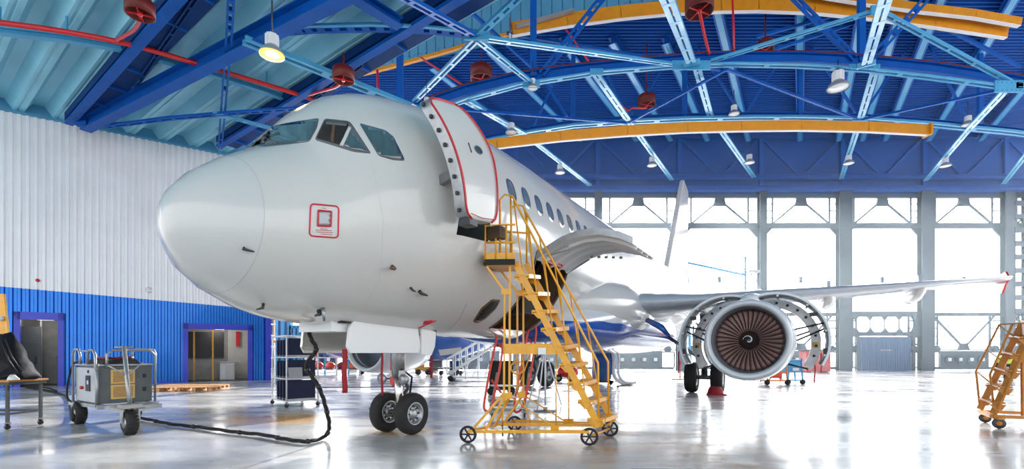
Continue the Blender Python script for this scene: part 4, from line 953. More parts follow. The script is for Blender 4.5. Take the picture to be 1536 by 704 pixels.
MB().tube([K(-.05,0,.62),K(.2,0,.8),K(.22,0,.85),K(-.02,0,1.15)],[.03,.035,.035,.03],8).build('torque_link','dark_steel',ng)
MB().tube([K(-.1,.12,1.2),K(.15,.16,1.05),K(.12,.14,.75)],.02,6).build('hydraulic_hose','black_rubber',ng)
MB().box(K(-.05,.0,1.12),(.3,.16,.12),rz=-AZ).build('steering_collar','steel',ng)
for s in(-.32,.22):
    o=MB().lathe([(.1,0),(.06,.07),(-.02,.1),(-.05,.1),(-.05,0)],K(-.12,s,1.02),aa,16).build('taxi_light','galvanised',ng)
MB().tube([K(-.05,-.3,1.02),K(-.05,.2,1.02)],.02,6).build('light_bracket','steel',ng)
MB().prism([(.45,-.05),(.45,.06),(0,.08),(-.1,.05),(-.18,0),(-.1,-.05)],K(-.1,-.1,1.05),UP,(aa*.2+rr*.98),aa,.04).build('lock_lever','red_paint',ng)
# nose gear doors and bay
def gdoor(l,nm,k0,k1,mt):
    m=MB(); m.prism([(k0,1.60),(k0+.04,1.9),(k0+.16,2.03),(k1-.08,1.96),(k1,1.62),(k1-.05,1.5),(k0+.06,1.5)],NP+rr*l,aa,UP,rr,.05); return m.build(nm,mt,air,bevel=.008)
gd=gdoor(.44,'nose_gear_door',-1.66,.02,'label_white'); gdoor(-.52,'nose_gear_door',-1.75,.02,'bare_metal')
MB().prism([(0,1.98),(.42,1.9),(.38,1.62),(.28,1.46),(0,1.48)],NP+rr*.47+aa*.03,aa,UP,rr,.03).build('rear_gear_door','label_white',air)
MB().prism([(0,1.98),(.04,1.97),(.0,1.62),(-.1,1.46),(-.14,1.46)],NP+rr*.46+aa*.44,aa,UP,rr,.03).build('door_seal','black_rubber',air)
MB().box(K(-.85,0,2.05),(.9,1.8,.18),rz=-AZ).build('gear_bay','opening_dark',air)
MB().tube([K(-1.65,-.4,1.98),K(-.2,-.3,1.9)],.05,8).build('bay_tube','steel',air); 
MB().box(K(-1.72,.0,1.93),(.75,.3,.2),rz=-AZ).build('bay_front_box','label_white',air)
for s in(1,-1):
    l=3.55*s; mg=MB().tube([K(12.6,l,.55),K(12.55,l,1.6),K(12.5,l,3.0)],[.11,.13,.16],14).build('main_landing_gear','galvanised',air)
    for d,hb in((-.46,'galvanised'),(.46,'galvanised')): wheel(mg,K(12.6,l+d,.585),.585,.42,hb)
    MB().cyl(K(12.6,l-.5,.585),K(12.6,l+.5,.585),.08,12).build('axle','steel',mg)
    MB().tube([K(12.5,l,1.2),K(12.4,l-1.4*s,2.2)],.07,8).build('side_stay','steel',mg)
    MB().tube([K(12.45,l,.7),K(12.2,l,1.0),K(12.4,l,1.4)],.05,8).build('torque_link','dark_steel',mg)
    MB().prism([(0,.9),(.9,.9),(1.0,2.6),(-.1,2.6)],NP+aa*12.2+rr*(l+.62*s),aa,UP,rr,.04).build('gear_leg_door','white_paint',mg)
# remove-before-flight ribbons: each hangs free
def ribbon(px,y0,y1,Y,wpx,label):
    a_=PY(px,y0,Y); b_=PY(px,y1,Y); w=wpx/F*Y; o=empty('warning_ribbon',b_,label,'ribbon','red warning ribbons')
    m=MB(); n=8
    rows=[[a_.lerp(b_,i/n)+Vector((sx*w/2,.02*math.sin(i*1.1),0)) for sx in(-1,1)] for i in range(n+1)]
    m.grid(rows,True); r=m.build('strap','deep_red',o); md=r.modifiers.new('thickness','SOLIDIFY'); md.thickness=.006
ribbon(517,524,590,7.25,8,'wide red warning ribbon hanging from the front end of the nose gear door')
ribbon(573,530,594,7.95,3.5,'narrow long red warning ribbon hanging between gear door and left nose wheel')
ribbon(647,534,567,9.15,3.5,'short red warning ribbon hanging behind the rear flap of the nose gear door')
# ================================================================ GROUND EQUIPMENT
def spoked(par,c,R,w,ax,nm='wheel',n=6):
    o=MB().lathe([(-w/2,R*.74),(-w/2,R*.97),(-w/4,R),(w/4,R),(w/2,R*.97),(w/2,R*.74),(-w/2,R*.74)],c,ax,28).build(nm,'black_rubber',par)
    m=MB(); ax=Vector(ax).normalized(); x=ax.cross(UP).normalized()
    for k in range(n):
        q=2*PI*k/n; m.bar(c,c+x*(R*.84*math.cos(q))+UP*(R*.84*math.sin(q)),w*.5,R*.16,up=ax)
    m.cyl(c-ax*w*.6,c+ax*w*.6,R*.2,12); m.build('wheel_spokes','black_plastic',o); return o
def caster(par,p,R=.06,ax=(1,0,0),mt='steel'):
    p=Vector(p); a=Vector(ax).normalized(); o=MB().cyl(p+UP*R-a*.018,p+UP*R+a*.018,R,16).build('caster_wheel','black_rubber',par)
    MB().bar(p+UP*R+a*.028,p+UP*(2.3*R)+a*.028,.012,.05,up=a).bar(p+UP*R-a*.028,p+UP*(2.3*R)-a*.028,.012,.05,up=a).box(p+UP*2.35*R,(.08,.08,.015)).build('caster_fork',mt,o)
# --- front yellow rolling stair
st=empty('rolling_stair',G(800,655),'tall yellow rolling access stair on four spoked wheels in front of the airliner','stair')
Y_='yellow_paint'
def tube(par,nm,pts,r,mt=Y_,n=8): return MB().tube(pts,r,n).build(nm,mt,par)
def bars(par,nm,segs,w,h=None,mt=Y_,up=(0,0,1)):
    for a,b in segs: MB().bar(a,b,w,h,up).build(nm,mt,par)
FA,FB=PY(773,394,8.12),PY(899,641,7.85); BA,BB=PY(789,396,8.72),PY(920,633,8.5)
MB().bar(FA,FB,.05,.11).build('stringer',Y_,st); MB().bar(BA,BB,.05,.11).build('stringer',Y_,st)
nstep=9
for i in range(nstep):
    t=(i+.75)/(nstep+.15); a=FA.lerp(FB,t); b=BA.lerp(BB,t); u=(b-a).normalized(); c=(a+b)/2
    s=MB(); s.bar(a-u*.03,b+u*.03,.26,.035); x=u.cross(UP).normalized(); x=x if x.x>0 else -x
    s.bar(a-u*.03-x*.13-UP*.02,b+u*.03-x*.13-UP*.02,.015,.06); s.bar(a-u*.03+x*.13-UP*.02,b+u*.03+x*.13-UP*.02,.015,.06); o=s.build('step',Y_,st)
    for e in(a,b): MB().prism([(-.13,-.03),(.12,-.03),(.05,-.13),(-.03,-.13)],e-u*.01,x,UP,u,.02).build('step_bracket',Y_,o)
# platform
PF0=PY(728,394,8.05); PF1=PY(773,396,8.02); wv=Vector((.17,.62,0)); 
PF1.z=PF0.z
pl=MB(); vs=[PF0,PF1,PF1+wv,PF0+wv]; pl.add(vs+[v-UP*.05 for v in vs],[(0,1,2,3),(4,5,6,7)[::-1],(0,1,5,4),(1,2,6,5),(2,3,7,6),(3,0,4,7)]); pl.build('platform',Y_,st)
MB().bar(PF0+UP*.0-wv*.03,PF1-wv*.03,.06,.09).bar(PF0-wv*.0,PF0+wv,.06,.09).build('bumper_pad','black_rubber',st)
MB().bar(PF0+UP*.09+wv*.0,PF1+UP*.09,.012,.14).bar(PF0+UP*.09,PF0+wv+UP*.09,.012,.14).build('toe_board',Y_,st)
r=.017
tube(st,'guard_rail',[PF0,PF0+UP*.62,PF1+UP*.63],r); tube(st,'guard_rail',[PF0+UP*.62,PF0+wv+UP*.62],r); tube(st,'guard_rail',[PF0+UP*.33,PF1+UP*.33],r)
for f in(.35,.7): tube(st,'rail_post',[PF0.lerp(PF1,f),PF0.lerp(PF1,f)+UP*.62],r)
# handrails with hoops
A0=PY(750,385,8.1); A1=PY(750,300,8.1); A2=PY(757,292,8.1); A3=PY(768,294,8.12); A4=PY(897,545,7.85); A5=PY(898,640,7.85)
tube(st,'handrail',[A0,A1,A2,A3,A4,A5],.019); tube(st,'rail_post',[PY(766,294,8.12),PY(768,390,8.12)],r)
B0=PY(766,390,8.7); B1=PY(766,314,8.7); B2=PY(773,307,8.7); B3=PY(784,309,8.7); B4=PY(912,543,8.5); B5=PY(913,632,8.5)
tube(st,'handrail',[B0,B1,B2,B3,B4,B5],.019); tube(st,'rail_post',[PY(790,322,8.7),PY(790,395,8.7)],r); tube(st,'guard_rail',[PY(750,345,8.1),PY(766,348,8.7),PY(790,350,8.7)],r)
for S0,S1,R0,R1 in((FA,FB,A3,A4),(BA,BB,B3,B4)):
    for t in(.02,.2,.38,.56,.76): tube(st,'baluster',[S0.lerp(S1,t+.08),R0.lerp(R1,t)+Vector((0,0,0))],.013)
# cross beam with label plate
CB0,CB1=PY(757,524,8.05),PY(842,524,8.0)
MB().bar(CB0,CB1,.04,.17).build('cross_beam',Y_,st); MB().bar(PY(776,522,8.7),PY(860,522,8.62),.04,.15).build('cross_beam',Y_,st)
MB().box(PY(813,527,7.97),(.13,.01,.11)).build('label_plate','label_white',st)
bars(st,'post',[(PY(730,400,8.06),PY(757,438,8.1)),(PY(757,436,8.1),PY(756,592,8.1)),(PY(776,398,8.7),PY(785,440,8.7)),(PY(785,438,8.7),PY(785,595,8.75)),(PY(745,398,8.7),PY(776,440,8.7)),(PY(776,438,8.7),PY(776,592,8.75)),(PY(765,398,8.1),PY(764,592,8.1))],.035)
bars(st,'bracket',[(PY(752,438,8.1),PY(767,438,8.1)),(PY(776,440,8.65),PY(793,440,8.65)),(PY(753,594,8.08),PY(768,594,8.08)),(PY(776,593,8.7),PY(788,593,8.7)),(PY(826,643,7.95),PY(838,643,7.95)),(PY(846,633,8.55),PY(860,633,8.55)),(PY(895,632,7.88),PY(908,632,7.88))],.05,.1)
# base
BW=[PY(702,653,8.0),PY(772,636,9.25),PY(884,657,7.78),PY(915,646,8.62)]
for q in BW: q.z=.145
for q,w_ in zip(BW,('front','rear','front','rear')):
    spoked(st,q,.145,.05,(.15,.99,0) if w_ else 0)
b0=BW[0]+UP*.05; b1=BW[1]+UP*.05; b2=BW[2]+UP*.08; b3=BW[3]+UP*.08
bars(st,'base_rail',[(b0,b2),(b1,b3),(PY(742,637,8.6),PY(905,638,8.2))],.045,.05); tube(st,'axle',[b0,b1],.02); tube(st,'axle',[BW[2],BW[3]],.02)
bars(st,'leg',[(PY(756,590,8.1),PY(706,648,7.98)),(PY(760,590,8.1),PY(728,646,8.0)),(PY(785,592,8.75),PY(752,640,9.0)),(PY(766,592,8.1),PY(742,640,8.4))],.035)
for a,b in((PY(790,596,8.6),PY(850,634,8.5)),(PY(768,597,8.1),PY(830,642,7.95)),(PY(785,600,8.6),PY(796,636,8.6)),(PY(834,532,8.0),PY(834,640,7.95)),(PY(853,540,8.6),PY(853,632,8.5)),(PY(796,530,8.4),PY(775,590,8.7)),(PY(757,600,8.1),PY(752,640,8.1))): tube(st,'brace_rod',[a,b],.011)
tube(st,'crank_wheel',arc(PY(776,552,8.3),.11,0,2*PI,(1,0,0),(0,0,1),20),.014); MB().cyl(PY(776,552,8.2),PY(776,552,8.5),.02,8).build('crank_shaft',Y_,st)
tube(st,'parking_screw',[PY(754,632,8.2),PY(754,655,8.2)],.01,'dark_steel')
# --- orange red handrail access steps behind
rs=empty('access_steps',G(770,625),'low access steps with two long orange red loop handrails behind the yellow stair','steps')
L1=[(729,617),(726,608),(733,565),(740,531),(747,500),(752,492),(757,493),(757,503),(750,550),(742,590),(737,611),(732,618)]
L2=[(774,619),(771,610),(778,570),(788,518),(793,495),(799,490),(804,493),(803,510),(796,560),(787,600),(781,615)]
for L_ ,Yd in((L1,11.2),(L2,11.6)): MB().tube(smooth_path([PY(x,y,Yd) for x,y in L_]+[PY(*L_[0],Yd)],4)[:-1],.028,8,closed=True).build('loop_handrail','orange_red',rs)
for a,b,yd in(((737,570),(752,590),11.2),((748,515),(757,530),11.2),((780,574),(793,592),11.6),((793,508),(803,526),11.6)): tube(rs,'handrail_stay',[PY(*a,yd),PY(*b,yd)],.025,'orange_red')
for y_,yd in((612,11.3),(596,11.45),(579,11.6)): MB().bar(PY(738,y_,yd),PY(788,y_,yd+.3),.28,.03).build('tread','galvanised',rs)
bars(rs,'side_rail',[(PY(736,622,11.2),PY(746,560,11.6)),(PY(786,624,11.5),PY(793,560,11.9))],.04,.08,'galvanised')
for x in(738,787): caster(rs,G(x,626),.05)
# --- tripod jack
tj=empty('tripod_jack',G(818,617),'slim white tripod jack stand behind the yellow stair','stand')
tube(tj,'ram',[PY(818,500,12.4),PY(818,608,12.4)],.025,'white_frame')
for q in((790,612),(806,614),(842,606)):
    tube(tj,'leg',[PY(817,520,12.4),G(q[0],q[1]+3)+UP*.03],.018,'white_frame')
MB().lathe([(0,0),(0,.3),(.03,.3),(.03,.05),(.1,.04),(.1,0)],G(818,617),(0,0,1),20).build('base_plate','galvanised',tj)
# --- black wheeled unit between the red loops
bc=empty('wheeled_unit',G(752,595),'black boxy wheeled unit seen between the orange red handrails','cart')
c=G(752,592)
MB().box(c+UP*.72,(.85,.5,1.0)).build('housing','opening_dark',bc,bevel=.03); MB().box(c+UP*.2,(.9,.6,.06)).build('chassis','dark_steel',bc)
for dx in(-.36,.36):
    for dy in(-.28,.28): MB().cyl(c+Vector((dx,dy-.04,.14)),c+Vector((dx,dy+.04,.14)),.14,18).build('wheel','black_rubber',bc)
tube(bc,'push_handle',[c+Vector((.42,-.2,1.0)),c+Vector((.62,-.2,1.15)),c+Vector((.62,.2,1.15)),c+Vector((.42,.2,1.0))],.02,'steel')
# --- red air compressor
c=G(850,573); cp=empty('air_compressor',c,'red air compressor tank on two black wheels behind the stair','compressor')
MB().lathe([(-.55,0),(-.53,.15),(-.45,.24),(-.2,.27),(.2,.27),(.45,.24),(.53,.15),(.55,0)],c+Vector((.05,0,.5)),(1,0,0),28).build('tank','red_paint',cp)
MB().box(c+Vector((-.1,0,.92)),(.3,.28,.26)).box(c+Vector((.25,0,.88)),(.24,.24,.2)).build('pump_head','dark_steel',cp,bevel=.02)
MB().box(c+Vector((.05,0,.78)),(.9,.35,.03)).build('top_plate','red_paint',cp)
for dx,dy in((-.45,-.25),(.2,-.25)): 
    o=MB().lathe([(-.05,0),(-.05,.16),(-.03,.2),(.03,.2),(.05,.16),(.05,0)],c+Vector((dx,dy,.2)),(0,1,0),24).build('wheel','black_rubber',cp); MB().cyl(c+Vector((dx,dy-.07,.2)),c+Vector((dx,dy-.05,.2)),.08,14).build('hub','steel',o)
MB().bar(c+Vector((-.5,0,.2)),c+Vector((.4,0,.2)),.3,.05).bar(c+Vector((.45,0,.0)),c+Vector((.45,0,.3)),.05,.05).build('chassis','dark_steel',cp)
tube(cp,'handle',[c+Vector((.5,-.2,.6)),c+Vector((.85,-.2,.95)),c+Vector((.85,.2,.95)),c+Vector((.5,.2,.6))],.02,'red_paint')
# --- blue covered ground unit with white ducts
c=G(903,577); du=empty('air_supply_unit',c,'blue covered air supply unit with white curved ducts under the wing root','unit')
m=MB(); rows=[]
for i,(z,w,dp) in enumerate(((.25,.42,.4),(.6,.45,.42),(1.2,.43,.4),(1.75,.36,.34),(1.95,.25,.25))):
    rows.append([c+Vector((w*math.copysign(abs(math.cos(q))**.5,math.cos(q))*(1+.05*math.sin(5*q+i)),dp*math.copysign(abs(math.sin(q))**.5,math.sin(q)),z)) for q in[2*PI*j/32 for j in range(32)]])
m.grid(rows,True,True).add(rows[-1],[tuple(range(32))]); m.build('blue_cover','tarp_blue',du)
MB().box(c+UP*.16,(.95,.8,.12)).build('chassis','dark_steel',du)
for dx in(-.35,.35): MB().cyl(c+Vector((dx,-.4,.1)),c+Vector((dx,-.32,.1)),.1,14).build('wheel','black_rubber',du)
for k,(o_,r_) in enumerate(((.0,.09),(.22,.07))):
    pts=smooth_path([c+Vector((.3+o_,-.2,1.9)),c+Vector((.5+o_,-.25,1.3)),c+Vector((.5+o_,-.3,.5)),c+Vector((.8+o_,-.35,.12)),c+Vector((1.35+o_,-.2,.09))],8)
    MB().tube(pts,[r_*(1+.12*(i%2)) for i in range(len(pts))],12).build('duct','white_frame',du)
cbl=empty('air_hose',G(940,577),'thin dark hose trailing on the floor right of the blue covered unit','hose'); MB().tube(smooth_path([G(915,576)+UP*.03,G(930,572)+UP*.03,G(948,577)+UP*.03,G(944,580)+UP*.03,G(925,580)+UP*.03],6),.03,6).build('hose_run','black_rubber',cbl)
# --- ground power cart (left)
Cc=Vector((-8.28,9.6,0)); e1=Vector((-.83,.557,0)).normalized(); e2=Vector((.557,.83,0)).normalized()
def CP(a,b,z): return Cc+e1*a+e2*b+UP*z
gp=empty('ground_power_cart',CP(.3,.4,0),'grey ground power cart with tube rails and two tan filter panels near the blue wall','cart')
def cbox(nm,a0,a1,b0,b1,z0,z1,mt,par=gp,bev=0):
    m=MB(); vs=[CP(a,b,z) for a in(a0,a1) for b in(b0,b1) for z in(z0,z1)]; m.add(vs,[(0,1,3,2),(4,6,7,5),(0,4,5,1),(2,3,7,6),(0,2,6,4),(1,5,7,3)]); return m.build(nm,mt,par,bevel=bev)
hs=cbox('housing',0,1.3,0,.92,.47,1.24,'cart_grey',bev=.015)
cbox('side_panel',.06,1.26,-.025,0,.5,1.2,'cart_panel',hs,.006)
cbox('roof_sheet',-.04,1.34,-.05,.97,1.24,1.27,'galvanised',hs)
for z0 in(.56,.87):
    f=cbox('filter_frame',-.03,0,.2,.6,z0,z0+.29,'tan_frame',hs); cbox('filter',-.04,-.03,.235,.565,z0+.035,z0+.255,'tan_filter',f)
sc_=cbox('control_display',.35,.6,-.04,-.025,.72,1.04,'black_plastic',hs); cbox('gauge',.42,.5,-.045,-.04,.86,.94,'label_white',sc_)
cbox('indicator',.44,.5,-.04,-.025,1.09,1.15,'dark_steel',hs)
MB().cyl(CP(.82,-.025,.78),CP(.82,-.07,.78),.035,14).build('stop_button','red_paint',hs)
for b in(.07,.14,.66,.85):
    for z in(.55,.75,.95,1.15): MB().cyl(CP(-.002,b,z),CP(-.012,b,z),.009,8).build('rivet','steel',hs) if b in(.14,.66) else None
for z in(.7,.98): cbox('hinge',-.03,0,.75,.8,z,z+.08,'black_plastic',hs)
MB().add([CP(.1,.1,1.27),CP(1.1,.1,1.27),CP(1.1,.75,1.27),CP(.1,.75,1.27),CP(.2,.15,1.36),CP(1.0,.15,1.37),CP(1.0,.7,1.36),CP(.2,.7,1.37)],[(0,1,5,4),(1,2,6,5),(2,3,7,6),(3,0,4,7),(4,5,6,7)]).build('hose_tray','black_rubber',gp)
MB().tube(smooth_path([CP(.2,.2,1.38),CP(.9,.2,1.4),CP(1.0,.6,1.38),CP(.4,.7,1.4),CP(.2,.4,1.4)],6),.03,8).build('stowed_hose','brown_red',gp)
G_='galvanised'
tube(gp,'rail',[CP(1.3,-.06,.45),CP(1.3,-.06,1.46),CP(1.2,-.06,1.58),CP(.95,-.06,1.58),CP(.85,-.06,1.46),CP(.85,-.06,1.27)],.024,G_)
tube(gp,'rail',[CP(.38,-.06,1.27),CP(.38,-.06,1.48),CP(.28,-.06,1.56),CP(.06,-.06,1.56),CP(-.06,-.06,1.46),CP(-.06,-.06,1.2),CP(-.06,.0,1.1)],.024,G_)
tube(gp,'rail',[CP(.95,-.06,1.54),CP(.28,-.06,1.54)],.018,G_)
tube(gp,'rail',[CP(-.06,.12,1.2),CP(-.06,.12,1.48),CP(-.06,.22,1.56),CP(-.06,.85,1.56),CP(-.06,.95,1.46),CP(-.06,.95,.45)],.024,G_)
tube(gp,'rail',[CP(1.3,.98,1.27),CP(1.3,.98,1.5),CP(1.2,.98,1.58),CP(.1,.98,1.58),CP(0,.98,1.48),CP(0,.98,1.27)],.022,G_)
tube(gp,'corner_post',[CP(-.05,-.03,.42),CP(-.05,-.03,1.28)],.03,G_)
for a,b in((CP(1.55,-.05,.42),CP(-.75,.1,.42)),(CP(1.55,.97,.42),CP(-.75,.8,.42)),(CP(1.55,-.05,.42),CP(1.55,.97,.42)),(CP(-.75,.1,.42),CP(-.75,.8,.42)),(CP(-.1,-.05,.42),CP(-.1,1.0,.42))): MB().bar(a,b,.06,.08).build('chassis_rail',G_,gp)
cbox('front_plate',-1.45,-.65,-.02,.35,.41,.46,G_)
for b in(-.02,.95):
    o=MB().lathe([(-.09,.1),(-.1,.16),(-.07,.21),(0,.23),(.07,.21),(.1,.16),(.09,.1)],CP(1.05,b,.23),e2,28).build('wheel','black_rubber',gp); MB().cyl(CP(1.05,b-.08,.23),CP(1.05,b+.08,.23),.11,16).build('hub','steel',o)
    m=MB()
    for k in range(20):
        q=2*PI*k/20
        for s in(-.045,.045): m.box((0,0,0),(.03,.05,.02),mtx=Matrix.Translation(CP(1.05,b,.23)+e2*s+(e1*math.cos(q)+UP*math.sin(q))*.222)@Matrix.Rotation(-q+ (s*8),4,e2)) 
    t_=m.build('tread_blocks','black_rubber',o); t_['kind']='stuff'
    MB().bar(CP(1.05,b,.23),CP(1.05,b,.42),.05,.08).build('axle_bracket','steel',gp)
fc_=CP(-1.5,.05,.23)
o=MB().lathe([(-.09,.1),(-.1,.16),(-.07,.21),(0,.23),(.07,.21),(.1,.16),(.09,.1)],fc_,e2,28).build('steering_wheel','black_rubber',gp); MB().cyl(fc_-e2*.1,fc_+e2*.1,.1,16).build('hub','galvanised',o)
m=MB()
for k in range(20):
    q=2*PI*k/20
    for s in(-.045,.045): m.box((0,0,0),(.03,.05,.02),mtx=Matrix.Translation(fc_+e2*s+(e1*math.cos(q)+UP*math.sin(q))*.222)@Matrix.Rotation(-q+ (s*8),4,e2))
m.build('tread_blocks','black_rubber',o)['kind']='stuff'
for s in(-.13,.13): MB().bar(fc_+e2*s,fc_+e2*s+UP*.24,.03,.08,up=e1).build('wheel_fork',G_,gp)
MB().box(fc_+UP*.3,(.3,.25,.07),rz=.98).build('fork_head','steel',gp)
tube(gp,'tow_bar',[fc_+UP*.3,fc_+UP*.7+e1*.12,fc_+UP*1.38+e1*.28],.035,G_); tube(gp,'tow_handle',[fc_+UP*1.38+e1*.28-e2*.14,fc_+UP*1.38+e1*.28+e2*.14],.02,G_)
tube(gp,'tow_stay',[fc_+UP*.85+e1*.15,fc_+UP*1.1+e1*.25+e2*.28],.016,G_); tube(gp,'tow_stay',[fc_+UP*.85+e1*.15,fc_+UP*1.05+e1*.25-e2*.25],.016,G_)
tube(gp,'output_cable',smooth_path([CP(1.0,0,1.32),CP(1.35,-.05,1.25),CP(1.5,-.1,.8),CP(1.45,-.1,.5),CP(1.2,0,.44)],6),.022,'black_rubber')
# --- cables on floor
def cable(label,pts,r,k=3,par=None,name='power_cable'):
    o=empty(name,pts[0],label,'cable'); pts=smooth_path(pts,10)
    for j in range(k):
        P=[]
        for i,p in enumerate(pts):
            d=(pts[min(i+1,len(pts)-1)]-pts[max(i-1,0)]).normalized(); x=d.cross(Vector((0,.3,1))).normalized(); y=x.cross(d); q=2*PI*j/k+i*.35
            w=r*1.25 if k>1 else 0
            v=p+x*math.cos(q)*w+y*math.sin(q)*w; v.z=max(v.z,r*.95); P.append(v)
        MB().tube(P,r,8).build('strand','black_rubber',o)
    m=MB()
    for i in range(6,len(pts)-3,14):
        d=(pts[i+1]-pts[i]).normalized(); m.cyl(pts[i]-d*.03,pts[i]+d*.03,r*2.6,10)
        if k>1: MB().cyl(pts[i]-d*.03,pts[i]+d*.03,r*2.6,10).build('tie_wrap','black_plastic',o)
    return o
hg=[PY(462,480,7.7),PY(465,505,7.65),PY(474,525,7.6),PY(459,548,7.6),PY(468,565,7.7),PY(480,585,7.8),PY(489,612,8.0),PY(494,640,8.2),PY(487,657,8.5)]
hg[-1]=G(487,660)+UP*.06
cable('black power cable bundle hanging from the nose and running along the floor to the cart',hg+[G(x,y)+UP*.05 for x,y in((462,667),(430,664),(395,657),(350,652),(300,645),(255,640),(222,633),(196,628))],.016,3)
cable('black cable lying on the floor between the workbench and the power cart',[G(x,y)+UP*.03 for x,y in((-60,578),(0,579),(35,581),(70,583),(85,589),(60,585),(40,583))]+[G(75,589)+UP*.03,G(100,597)+UP*.03,CP(1.6,0,.05),CP(1.4,-.02,.3)],.03,1)
cable('thin dark cable crossing the floor under the airliner',[G(x,y)+UP*.012 for x,y in((440,581),(520,581.5),(620,581),(740,580.5),(800,580),(900,579))],.012,1)
# --- shelf trolley
c2=Vector((-6.2,13.2,0)); f1=Vector((-.67,.74,0)).normalized(); f2=Vector((.74,.67,0))
f2=Vector((.742,.67,0)).normalized()
def TP(a,b,z): return c2+f1*a+f2*b+UP*z
sh=empty('shelf_trolley',TP(.5,.4,0),'white tube shelf trolley on casters beside the blue wall corner','trolley')
for a,b in((0,0),(1.3,0),(0,.85),(1.3,.85)):
    tube(sh,'upright',[TP(a,b,.14),TP(a,b,2.0)],.02,'white_frame'); caster(sh,TP(a,b,0),.055,f1)
for z in(.16,.78,1.38,1.98):
    m=MB()
    for a,b in(((0,0),(1.3,0)),((0,0),(0,.85)),((1.3,0),(1.3,.85)),((0,.85),(1.3,.85))): m.tube([TP(*a,z),TP(*b,z)],.018,6)
    s=m.build('shelf_frame','white_frame',sh)
    if z<1.9: MB().add([TP(0,0,z),TP(1.3,0,z),TP(1.3,.85,z),TP(0,.85,z),TP(0,0,z-.012),TP(1.3,0,z-.012),TP(1.3,.85,z-.012),TP(0,.85,z-.012)],[(0,1,2,3),(7,6,5,4),(0,1,5,4),(1,2,6,5),(2,3,7,6),(3,0,4,7)]).build('shelf_panel','galvanised',s)
def tbox(a0,a1,b0,b1,z0,z1,nm,label,mt='navy_fabric',cat='screen',group=None):
    o=empty(nm,TP((a0+a1)/2,(b0+b1)/2,z0),label,cat,group)
    m=MB(); vs=[TP(a,b,z) for a in(a0,a1) for b in(b0,b1) for z in(z0,z1)]; m.add(vs,[(0,1,3,2),(4,6,7,5),(0,4,5,1),(2,3,7,6),(0,2,6,4),(1,5,7,3)]); p=m.build('body',mt,o,bevel=.01)
    m=MB(); vs=[TP(a,b,z) for a in(a0-.004,a1+.004) for b in(b0-.004,b1+.004) for z in(z0+.001,z0+.06)]; m.add(vs,[(0,1,3,2),(4,6,7,5),(0,4,5,1),(2,3,7,6),(0,2,6,4),(1,5,7,3)]); m.build('edge_trim','galvanised',o)
for r_,(z0,h_,w_) in enumerate(((.165,.56,'bottom'),(.785,.52,'middle'),(1.385,.52,'top'))):
    tbox(.05,.33,.06,.8,z0,z0+h_,'navy_case','navy case on the %s shelf of the trolley'%w_,cat='case')
    for j in range(3): tbox(.5+j*.26,.58+j*.26,.06,.75,z0,z0+h_-.03,'fabric_screen','navy upright fabric screen on the %s trolley shelf, %s from its front'%(w_,['first','second','third'][j]))
o=empty('grey_tray',TP(0,.3,.8),'light grey sheet leaning on the middle shelf of the trolley','sheet'); MB().add([TP(-.03,.05,.80),TP(-.03,.42,.80),TP(.02,.42,1.1),TP(.02,.05,1.1),TP(-.015,.05,.80),TP(-.015,.42,.80),TP(.035,.42,1.1),TP(.035,.05,1.1)],[(0,1,2,3),(7,6,5,4),(0,1,5,4),(1,2,6,5),(2,3,7,6),(3,0,4,7)]).build('sheet','lamp_grey',o)
# --- pallets
def pallet(c,rz,label):
    o=empty('pallet',c,label,'pallet','wooden pallets on the floor',rz=rz); L_,D_=1.25,.85
    for i in range(7): MB().box((0,-D_/2+.05+i*(D_-.1)/6,.145),(L_,.1,.022)).build('deck_board','wood',o,world=False)
    for x in(-L_/2+.05,0,L_/2-.05):
        MB().box((x,0,.122),(.1,D_,.022)).build('stringer_board','wood',o,world=False); MB().box((x,0,.011),(.1,D_,.022)).build('bottom_board','wood',o,world=False)
        for y in(-D_/2+.07,0,D_/2-.07): MB().box((x,y,.066),(.1,.13,.09)).build('block','wood',o,world=False)
    return o
pc=G(300,586)
pallet(pc,.10,'wooden pallet in the front row before the wide doorway, right one'); 
pallet(pc+Vector((-1.32,-.15,0)),.10,'wooden pallet in the front row before the wide doorway, left one')
pallet(pc+Vector((-.35,1.15,0)),.08,'wooden pallet in the back row before the wide doorway, right one')
pallet(pc+Vector((-1.7,1.05,0)),.08,'wooden pallet in the back row before the wide doorway, left one')
# --- workbench at the far left
wb_=empty('workbench',G(10,640),'mobile workbench with yellow top cut by the left edge of the photo','workbench')
tY=9.56; zt=.95
def BP(x,y,z): return Vector((x,y,z))
bx1=(33-768)/720*9.6; 
MB().box((bx1-.9,9.75,zt),(1.8,.8,.04)).build('table_top','ochre_paint',wb_,bevel=.005); MB().box((bx1-.9,9.75,zt-.05),(1.76,.76,.06)).build('top_frame','dark_steel',wb_)
for x in(bx1-.1,bx1-1.7):
    for y in(9.42,10.08): MB().bar((x,y,.13),(x,y,zt),.045,.045).build('leg','dark_steel',wb_); caster(wb_,(x,y,0),.055,(0,1,0))
for y in(9.42,10.08): MB().bar((bx1-.1,y,.3),(bx1-1.7,y,.3),.04,.04).build('stretcher','dark_steel',wb_)
MB().bar((bx1-.1,9.42,.3),(bx1-.1,10.08,.3),.04,.04).build('stretcher','dark_steel',wb_)
yb=empty('yellow_panel',PY(0,570,9.9),'upright yellow panel standing on the workbench at the left edge','panel')
vs=[PY(-22,571,10.02),PY(13,560,10.02),PY(12,505,10.05),PY(5,441,10.1),PY(-22,440,10.1)]
for v in vs[:2]: v.z=zt+.021
MB().add(vs+[v+Vector((0,.05,0)) for v in vs],[(0,1,2,3,4),(9,8,7,6,5)]+[(i,(i+1)%5,5+(i+1)%5,5+i) for i in range(5)]).build('board','yellow_paint',yb); MB().cyl(PY(1,478,10.02),PY(1,478,10.12),.05,14).build('round_label','label_white',yb)
